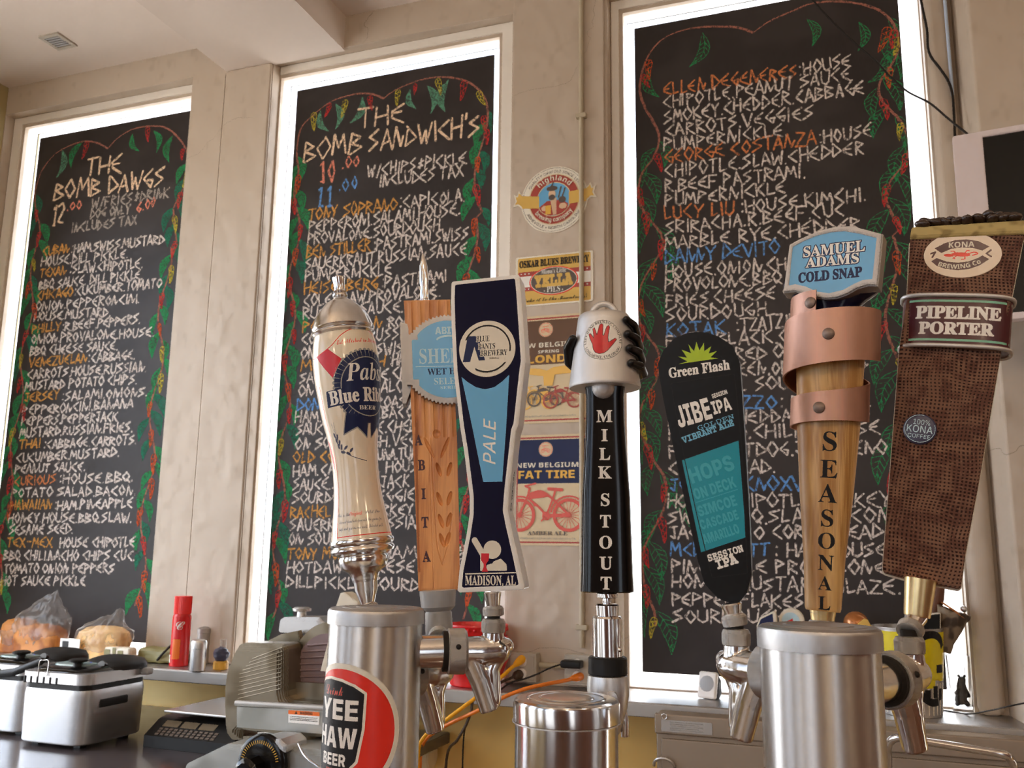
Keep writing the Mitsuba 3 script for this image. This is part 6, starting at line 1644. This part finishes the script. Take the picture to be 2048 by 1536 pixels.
breads = [('brown loaf in a clear bag at the left end of the ledge', (6, 66, 1318, 2.40), .110, 0, (.1, .125)), ('brown sandwich loaf in a clear twisted bag on the ledge', (32, 122, 1322, 2.345), .100, 1, (.095, .215)),
          ('pale bread roll in a clear bag with a white label on the ledge', (158, 250, 1324, 2.345), .105, 2, (.105, .16))]
for lab, (p0, p1, pb, y), hh, i, (bh, tall) in breads:
    xl, xr = [[(-2.6961, 1.0635), (-2.5635, 1.0702)], [(-2.5767, 1.0689), (-2.3862, 1.0788)], [(-2.3118, 1.0795), (-2.1283, 1.0891)]][i]
    cxm, w = (xl[0] + xr[0]) / 2, xr[0] - xl[0]
    k = thing('bread_loaf', lab, 'bread')
    obj('loaf', loaf(w, .085, hh, 3 + i), 'm_crust' if i < 2 else 'm_crumb', k, at(cxm, y, LZ), smooth=True)
    obj('bag', bag(w * .60, .050, tall, ((.03, 0), (.06, 0), (.07, 0))[i], i + 2), 'm_film', k, at(cxm, y, LZ), smooth=True)
    if i == 2:
        q = [(-2.3412, 1.1692), (-2.2617, 1.1514), (-2.2484, 1.0947), (-2.3242, 1.1029)]
        obj('label', slab(rect(q[0][0], LZ + .004, q[1][0], LZ + .066), 2.29, 2.291), 'm_white_paper', k, smooth=False)
        obj('label_print', slab(rect(q[0][0] + .010, LZ + .040, q[0][0] + .034, LZ + .058), 2.2892, 2.29), 'm_print_black', k, smooth=False)
q = [(-2.1769, 1.0851), (-2.0718, 1.0906), (-2.1754, 1.1396), (-1.9425, 1.0916)]
pk = thing('snack_packet', 'small white and green printed packet lying on the ledge', 'packet')
obj('pouch', noisy(box(q[0][0], q[1][0], 2.30, 2.335, LZ, LZ + .048, .010, 3), .001, 60), 'm_print_ivory', pk)
obj('print', unary_union and slab(unary_union([rect(q[0][0] + .006, LZ + .01, q[0][0] + .028, LZ + .04), rect(q[0][0] + .038, LZ + .002, q[0][0] + .050, LZ + .046), rect(q[0][0] + .058, LZ + .012, q[0][0] + .078, LZ + .038)]), 2.2985, 2.2996), 'm_olive_pack', pk, smooth=False)
pk = thing('flour_bag', 'olive bag lying flat on the ledge beside the red can', 'bag')
v_, f_ = trimesh.remesh.subdivide_to_size(*[getattr(box(-.075, .075, -.038, .038, 0, .044, .016, 3), k_) for k_ in ('vertices', 'faces')], .012)
b_ = trimesh.Trimesh(v_, f_)
b_.merge_vertices()
obj('bag', noisy(b_, .006, 24), 'm_olive_pack', pk, at(q[1][0] + .062, 2.375, LZ + .001), smooth=True)
obj('tie', tube(curve([(q[1][0] + .075, 2.335, LZ + .012), (q[1][0] + .105, 2.332, LZ + .04), (q[1][0] + .140, 2.35, LZ + .082)], 16), .0035, 8), 'm_black_rubber', pk, smooth=True)

# --- red can, shaker, jars
can = thing('spray_can', 'tall red spray can with a ribbed red cap on the ledge', 'spray can')
G = at(*(-1.915, 2.3351, 1.091)[:2], LZ)
obj('body', lathe([(.026, 0), (.0275, .002), (.0275, .145), (.024, .153), (.023, .156)], 48), 'm_red_plastic', can, G)
rib = Polygon([((.0262 if k % 2 else .0250) * math.cos(t), (.0262 if k % 2 else .0250) * math.sin(t)) for k, t in enumerate(np.linspace(0, 2 * np.pi, 72, endpoint=False))])
obj('cap', moved(trimesh.creation.extrude_polygon(rib, .052, engine='earcut'), at(0, 0, .154)), 'm_red_cap', can, G, smooth=20)
cf = lambda lift: (lambda u, v: np.stack([(.0275 + lift) * np.sin(np.asarray(u) / .0275 - .55), -(.0275 + lift) * np.cos(np.asarray(u) / .0275 - .55), np.asarray(v)], 1))
ink('label', rect(.010, .022, .034, .080), 'm_print_orange', can, G, cf(.0003), step=.006)
ink('label_lettering', unary_union([words('C', .024, 'script', None, .030, .108), rect(-.012, .010, .002, .034)]), 'm_print_white', can, G, cf(.0005), step=.006)
sh = thing('shaker', 'small brushed steel shaker beside the red can', 'shaker')
obj('body', lathe([(.021, 0), (.0225, .001), (.0225, .062), (.0235, .063), (.0235, .080), (.021, .086), (.012, .089), (0, .0895)], 48), 'm_chrome_soft', sh, at(*(-1.7919, 2.267, 1.091)[:2], LZ))
sh = thing('shaker', 'dark topped shaker standing behind the brushed steel one', 'shaker')
obj('body', lathe([(.020, 0), (.020, .09), (.0215, .091), (.0215, .104), (.012, .110), (0, .111)], 40), 'm_steel_dull', sh, at((-1.8816, 2.3646, 1.091)[0] - .01, 2.415, LZ))
jr = thing('glass_vial', 'thin clear glass vial next to the shaker', 'vial')
obj('glass', lathe([(.008, 0), (.0095, .001), (.0095, .075), (.0095, .085)], 24), 'm_film', jr, at((-1.7655, 2.2919, 1.091)[0] + .012, 2.33, LZ))
jr = thing('candy_jar', 'small jar of dark sweets with an orange base behind the slicer', 'jar')
G = at(*(-1.7523, 2.3231, 1.091)[:2], LZ)
obj('base', lathe([(.020, 0), (.022, .002), (.022, .020), (.019, .024)], 32), 'm_print_gold', jr, G)
obj('sweets', noisy(moved(trimesh.creation.icosphere(3, .022), at(0, 0, .042)), .006, 80), 'm_print_dusk', jr, G, smooth=True)

# --- red baskets
(xa, _), (xb, _) = [(-1.0339, 1.2281), (-0.8597, 1.2352)]
xm, hw = (xa + xb) / 2, (xb - xa) / 2
for i in range(4):
    k = thing('plastic_basket', ('red plastic basket at the bottom of the stack behind the tap', 'red plastic basket second from the bottom of the stack', 'red plastic basket second from the top of the stack', 'red plastic basket on top of the stack, its rim in full view')[i], 'basket', 'stacked red baskets')
    z0 = LZ + i * .030
    outer = [(z0, hw * .72, .052), (z0 + .003, hw * .76, .056), (z0 + .060, hw * .97, .075), (z0 + .066, hw * 1.0, .078), (z0 + .070, hw * .98, .077)]
    inner_ = [(z0 + .0702, hw * .95, .074), (z0 + .06, hw * .94, .072), (z0 + .006, hw * .73, .053)]
    m = loft([(z, a, b, xm, 2.345) for z, a, b in outer + inner_], 2.3, 72)
    obj('shell', m, 'm_red_plastic', k, smooth=30)
    for j in range(30):
        t = 2 * np.pi * j / 30
        obj('rim_bead', moved(trimesh.creation.icosphere(1, .0042), at(xm + hw * .985 * math.cos(t), 2.345 + .077 * math.sin(t), z0 + .058)), 'm_red_plastic', k, smooth=True) if i == 3 else None

# --- small white speaker
sp = thing('desk_speaker', 'small white speaker with a round grey grille tilted back on the ledge', 'speaker')
b_ = np.array((-0.3367, 2.3707, 1.091))
G = at(b_[0], b_[1], LZ, -.35, .74) @ np.array(trimesh.transformations.rotation_matrix(math.radians(-14), (1, 0, 0)))
obj('front', box(-.034, .034, -.004, .014, .003, .090, .007, 3), 'm_white_plastic', sp, G)
obj('grille', moved(lathe([(.026, 0), (.026, .002), (.02, .0028), (0, .003)], 40), np.array([[1, 0, 0, 0], [0, 0, -1, -.003], [0, 1, 0, .050], [0, 0, 0, 1.0]])), 'm_grey_plastic', sp, G)
obj('cabinet', loft([(.004, .024, .018, 0, .034), (.03, .030, .028, 0, .038), (.07, .028, .022, 0, .034), (.086, .02, .012, 0, .026)], 3, 40), 'm_black_plastic', sp, G, smooth=40)

# --- pail of spare tap handles
pl_ = [(0.0534, 1.2419), (0.2146, 1.2493), (0.0729, 1.0858), (0.1914, 1.0898)]
px0, px1 = pl_[0][0], pl_[1][0]
pr = (px1 - px0) / 2 * .97
pc = np.array([(px0 + px1) / 2, 2.362])
ph_ = .195
pa = thing('pail', 'yellow and white printed metal pail with black curved lettering on the ledge', 'pail')
G = at(pc[0], pc[1], LZ)
wall_ = [(pr * .80, 0), (pr * .82, .002), (pr * .985, ph_ - .006), (pr, ph_ - .003), (pr, ph_), (pr * .97, ph_), (pr * .80, .01), (0, .0101)]
obj('shell', lathe(wall_, 64), 'm_steel', pa, G)
vf = math.atan2(EYE[1] - pc[1], EYE[0] - pc[0])


def on_pail(lift):
    def f(u, v):
        r = np.interp(v, [0, ph_], [pr * .815, pr * .99]) + lift
        th = vf + np.asarray(u) / pr
        return np.stack([r * np.cos(th), r * np.sin(th), np.asarray(v)], 1)
    return f


ink('white_print', rect(-.30, .006, .30, .075).intersection(rect(-pr * 3, 0, pr * 3, 1)), 'm_print_ivory', pa, G, on_pail(.0003), step=.015)
sky_ = unary_union([rect(-pr * 3, .082, pr * 3, ph_ - .008)] + [rect(x, .05 + .015 * ((k * 7) % 3), x + .03, .09) for k, x in enumerate(np.arange(-.28, .28, .045))])
ink('yellow_print', sky_, 'm_yellow_paint', pa, G, on_pail(.0005), step=.015)
g_ = unary_union([LineString(arc(.055, .138, .045, 20, 175)).buffer(.0085, cap_style=2), LineString(arc(.062, .070, .042, 150, 290, b=.036)).buffer(.0085, cap_style=2), LineString(arc(.02, .104, .03, 160, 330)).buffer(.006), rect(.070, .098, .100, .116)])
ink('black_print', unary_union([g_] + [rect(x, .040 + z, x + .016, .066 + z) for x, z in ((-.02, .006), (.008, .0), (.034, -.004), (.058, .004), (.08, -.002))]), 'm_print_black', pa, G, on_pail(.0007), step=.012)


def spare(name, label, base, top, mesh_fn):
    k = thing(name, label, 'tap handle')
    mesh_fn(k, np.array(base), np.array(top))


def stick(k, a, b, prof, mt, part='grip', extra=None):
    h_ = np.linalg.norm(b - a)
    M_ = frame(a, b, h_)
    obj(part, lathe([(r, t * h_) for r, t in prof], 32), mt, k, M_)
    return M_, h_


k = thing('spare_tap_handle', 'cream wedge-shaped tap handle leaning in the pail', 'tap handle')
obj('grip', slab(P_([(0.0084, 1.2690), (0.0413, 1.2981), (0.0501, 1.2962), (0.0793, 1.2286), (0.0829, 1.1778), (0.0313, 1.1749)]), 2.37, 2.39, .003), 'm_print_yellow', k, smooth=30)
k = thing('spare_tap_handle', 'tap handle with a round copper ball head behind the brushed right tower', 'tap handle')
bx_, bz2 = [(0.0233, 1.2836)][0]
obj('ball', moved(trimesh.creation.icosphere(3, .029), at(bx_, 2.42, bz2)), 'm_copper_paint', k, smooth=True)
obj('stem', tube([(bx_, 2.42, bz2 - .02), (bx_ + .006, 2.42, LZ + .001)], .007, 12), 'm_steel', k, smooth=True)
k = thing('spare_tap_handle', 'black tap handle with white edges and a round emblem standing in the pail', 'tap handle')
gq = P_([(0.1679, 1.3121), (0.2039, 1.3178), (0.1986, 1.2381), (0.1901, 1.2048), (0.1651, 1.2035)])
obj('grip', slab(gq, 2.33, 2.36, .003), 'm_black_satin', k, smooth=30)
obj('edge', slab(gq.buffer(.0022), 2.336, 2.358, .001), 'm_print_ivory', k, smooth=30)
ex, ez = [(0.1855, 1.2606)][0]
ink('emblem', disc(ex, ez, .0165), 'm_print_ivory', k, y=2.3295)
ink('emblem_mark', unary_union([ring(ex, ez, .013, .0142), oval(ex, ez, .007, .009)]), 'm_print_slate', k, y=2.3292)
k = thing('spare_tap_handle', 'rough bark tap handle with a cut copper-coloured top in the pail', 'tap handle')
a_, b_ = np.array((0.206, 2.37, 1.2324)), np.array((0.2374, 2.37, 1.3234))
stm = loft([(0, .019, .019), (.3, .021, .020), (.62, .026, .025), (.9, .034, .03), (1.0, .036, .03)], 2.2, 40)
stm.vertices[:, 2] *= np.linalg.norm(b_ - a_)
v_, f_ = trimesh.remesh.subdivide_to_size(stm.vertices, stm.faces, .008)
stm = trimesh.Trimesh(v_, f_)
stm.merge_vertices()
FM = frame(a_, b_, np.linalg.norm(b_ - a_))
obj('bark', noisy(stm, .005, 55), 'm_bark', k, FM, smooth=True)
L_ = np.linalg.norm(b_ - a_)
obj('cut_top', moved(lathe([(.033, 0), (.030, .004), (0, .005)], 32), at(0, 0, L_ - .001) @ np.array(trimesh.transformations.rotation_matrix(.3, (0, 1, 0)))), 'm_copper_paint', k, FM)
obj('nail', moved(trimesh.creation.icosphere(2, .0075), at(.018, -.002, L_ + .012)), 'm_steel', k, FM, smooth=True)
k = thing('spare_tap_handle', 'dark red-brown tap handle rising behind the burlap handle from the pail', 'tap handle')
stick(k, np.array((0.1788, 2.4, 1.2305)), np.array((0.216, 2.4, 1.4041)), [(.012, 0), (.014, .3), (.017, .7), (.013, 1)], 'm_room_wood')
k = thing('spare_tap_handle', 'blue and white tap handle showing just behind the black paddle', 'tap handle')
gq = P_([(-0.2076, 1.2729), (-0.1997, 1.2923), (-0.1670, 1.3090), (-0.1611, 1.3080), (-0.1570, 1.2630), (-0.1648, 1.1827), (-0.1978, 1.1809)])
obj('grip', slab(gq, 2.36, 2.39, .003), 'm_print_ivory', k, smooth=30)
ink('face', P_([(-0.2040, 1.2730), (-0.1962, 1.2900), (-0.1684, 1.3042), (-0.1652, 1.2627), (-0.1714, 1.1940), (-0.1974, 1.1927)]), 'm_print_navy', k, y=2.3595)
obj('stand', box(-.001 + gq.centroid.x - .02, gq.centroid.x + .02, 2.355, 2.395, LZ, LZ + .03), 'm_black_plastic', k, smooth=False)
k = thing('spare_tap_handle', 'cream round-headed tap handle with a small red mark beside the blue one', 'tap handle')
rx, rz_ = [(-0.1254, 1.2866)][0]
obj('head', slab(disc(rx, rz_, .030), 2.38, 2.405, .004), 'm_print_ivory', k, smooth=30)
ink('disc', disc(rx - .002, rz_ - .001, .0215), 'm_print_pale', k, y=2.3795)
ink('mark', P_([(rx - .013, rz_ - .002), (rx + .003, rz_ + .006), (rx + .004, rz_ - .012), (rx - .011, rz_ - .012)]), 'm_print_red', k, y=2.3792)
obj('stem', tube([(rx - .02, 2.392, rz_ - .016), (rx - .022, 2.392, LZ + .001)], .009, 12), 'm_print_sand', k, smooth=True)
k = thing('glass_tumbler', 'clear glass tumbler standing behind the left tap of the brushed right tower', 'glass')
g_ = (-0.235, 2.5313, 1.091)
obj('glass', lathe([(.025, 0), (.026, .001), (.030, .118), (.031, .12), (.029, .12), (.024, .006), (0, .0055)], 48), 'm_glass', k, at(g_[0], 2.36, LZ))

# --- shot glass with a dark figurine
k = thing('shot_glass', 'tall clear shot glass holding a dark figurine on the ledge', 'glass')
g_ = np.array((0.2492, 2.4526, 1.0915))
G = at(g_[0], g_[1], LZ)
obj('glass', lathe([(.020, 0), (.022, .001), (.0295, .126), (.0303, .128), (.0285, .128), (.0205, .012), (0, .0115)], 48), 'm_glass', k, G)
k = thing('figurine', 'small dark lumpy figurine inside the tall shot glass', 'figurine')
fg = [chain([(-.003, 0, .026), (.002, 0, .042), (.000, 0, .058)], [.013, .0125, .010]), chain([(.000, 0, .058), (.002, 0, .070)], [.0085, .0088]), chain([(-.002, -.003, .05), (-.011, -.004, .040)], [.006, .005]), chain([(.006, -.003, .05), (.013, -.003, .036)], [.006, .005]), chain([(-.004, 0, .024), (-.010, -.003, .0165)], [.007, .0055]), chain([(.004, 0, .024), (.010, -.003, .0165)], [.007, .0055]), m3.Manifold.sphere(.0035, 12).translate((-.004, 0, .079)), m3.Manifold.sphere(.0035, 12).translate((.008, 0, .079))]
obj('figure', smoothed(m3.Manifold.batch_boolean(fg, m3.OpType.Add), .003, 4), 'm_black_satin', k, G, smooth=True)

# --- cooler under the ledge with its chrome bar
ck = thing('cooler', 'stainless cooler under the ledge with a worn label plate', 'cooler')
cl = [(-0.4284, 1.0829), (-0.4315, 1.0350)]
x0c = cl[0][0]
obj('cabinet', box(x0c, .62, 2.195, 2.252, .45, 1.078, .004), 'm_steel_warm', ck)
obj('header', box(x0c - .002, .62, 2.184, 2.20, cl[1][1], 1.080, .004), 'm_steel_warm', ck)
obj('door_panel', box(x0c + .012, .60, 2.189, 2.198, .47, cl[1][1] - .010, .003), 'm_steel_warm', ck)
lp = [(-0.4143, 1.0761), (-0.2974, 1.0465)]
obj('label_plate', box(lp[0][0], lp[1][0], 2.1826, 2.1846, cl[1][1] + .006, 1.068, .0006), 'm_steel_dull', ck)
obj('label_lines', slab(unary_union([rect(lp[0][0] + .02, z, lp[1][0] - .02 - .01 * (i % 2), z + .0022) for i, z in enumerate(np.linspace(cl[1][1] + .010, 1.062, 5))]), 2.1822, 2.1828), 'm_print_grey', ck, smooth=False)
obj('hook', tube([(lp[0][0] + .008 + .006 * math.cos(t), 2.181, 1.0745 + .006 * math.sin(t)) for t in np.linspace(0, 2 * np.pi, 20)], .0014, 8), 'm_chrome', ck, smooth=True)
hq = [(-0.4091, 0.9686)][0]
obj('latch', tube([(hq[0] + .024 * math.cos(t), 2.186 - .012 * math.sin(t), hq[1] - .004 + .02 * math.sin(t)) for t in np.linspace(0, np.pi, 20)], .0036, 10), 'm_chrome_soft', ck, smooth=True)
cb = thing('chrome_bar', 'bent chrome bar in front of the cooler, right of the brushed tower', 'bar handle')
obj('bar', tube(curve([(0.066, 2.1, 0.9977), (0.0669, 2.08, 1.0441), (0.0667, 2.07, 1.0642), (0.0747, 2.06, 1.082), (0.0896, 2.05, 1.0907), (0.1033, 2.05, 1.0899), (0.2078, 2.05, 1.0805), (0.2699, 2.05, 1.0746), (0.2853, 2.06, 1.0648), (0.2951, 2.08, 1.0415), (0.3099, 2.18, 0.9836)], 120), .0078, 14), 'm_chrome', cb, smooth=True)
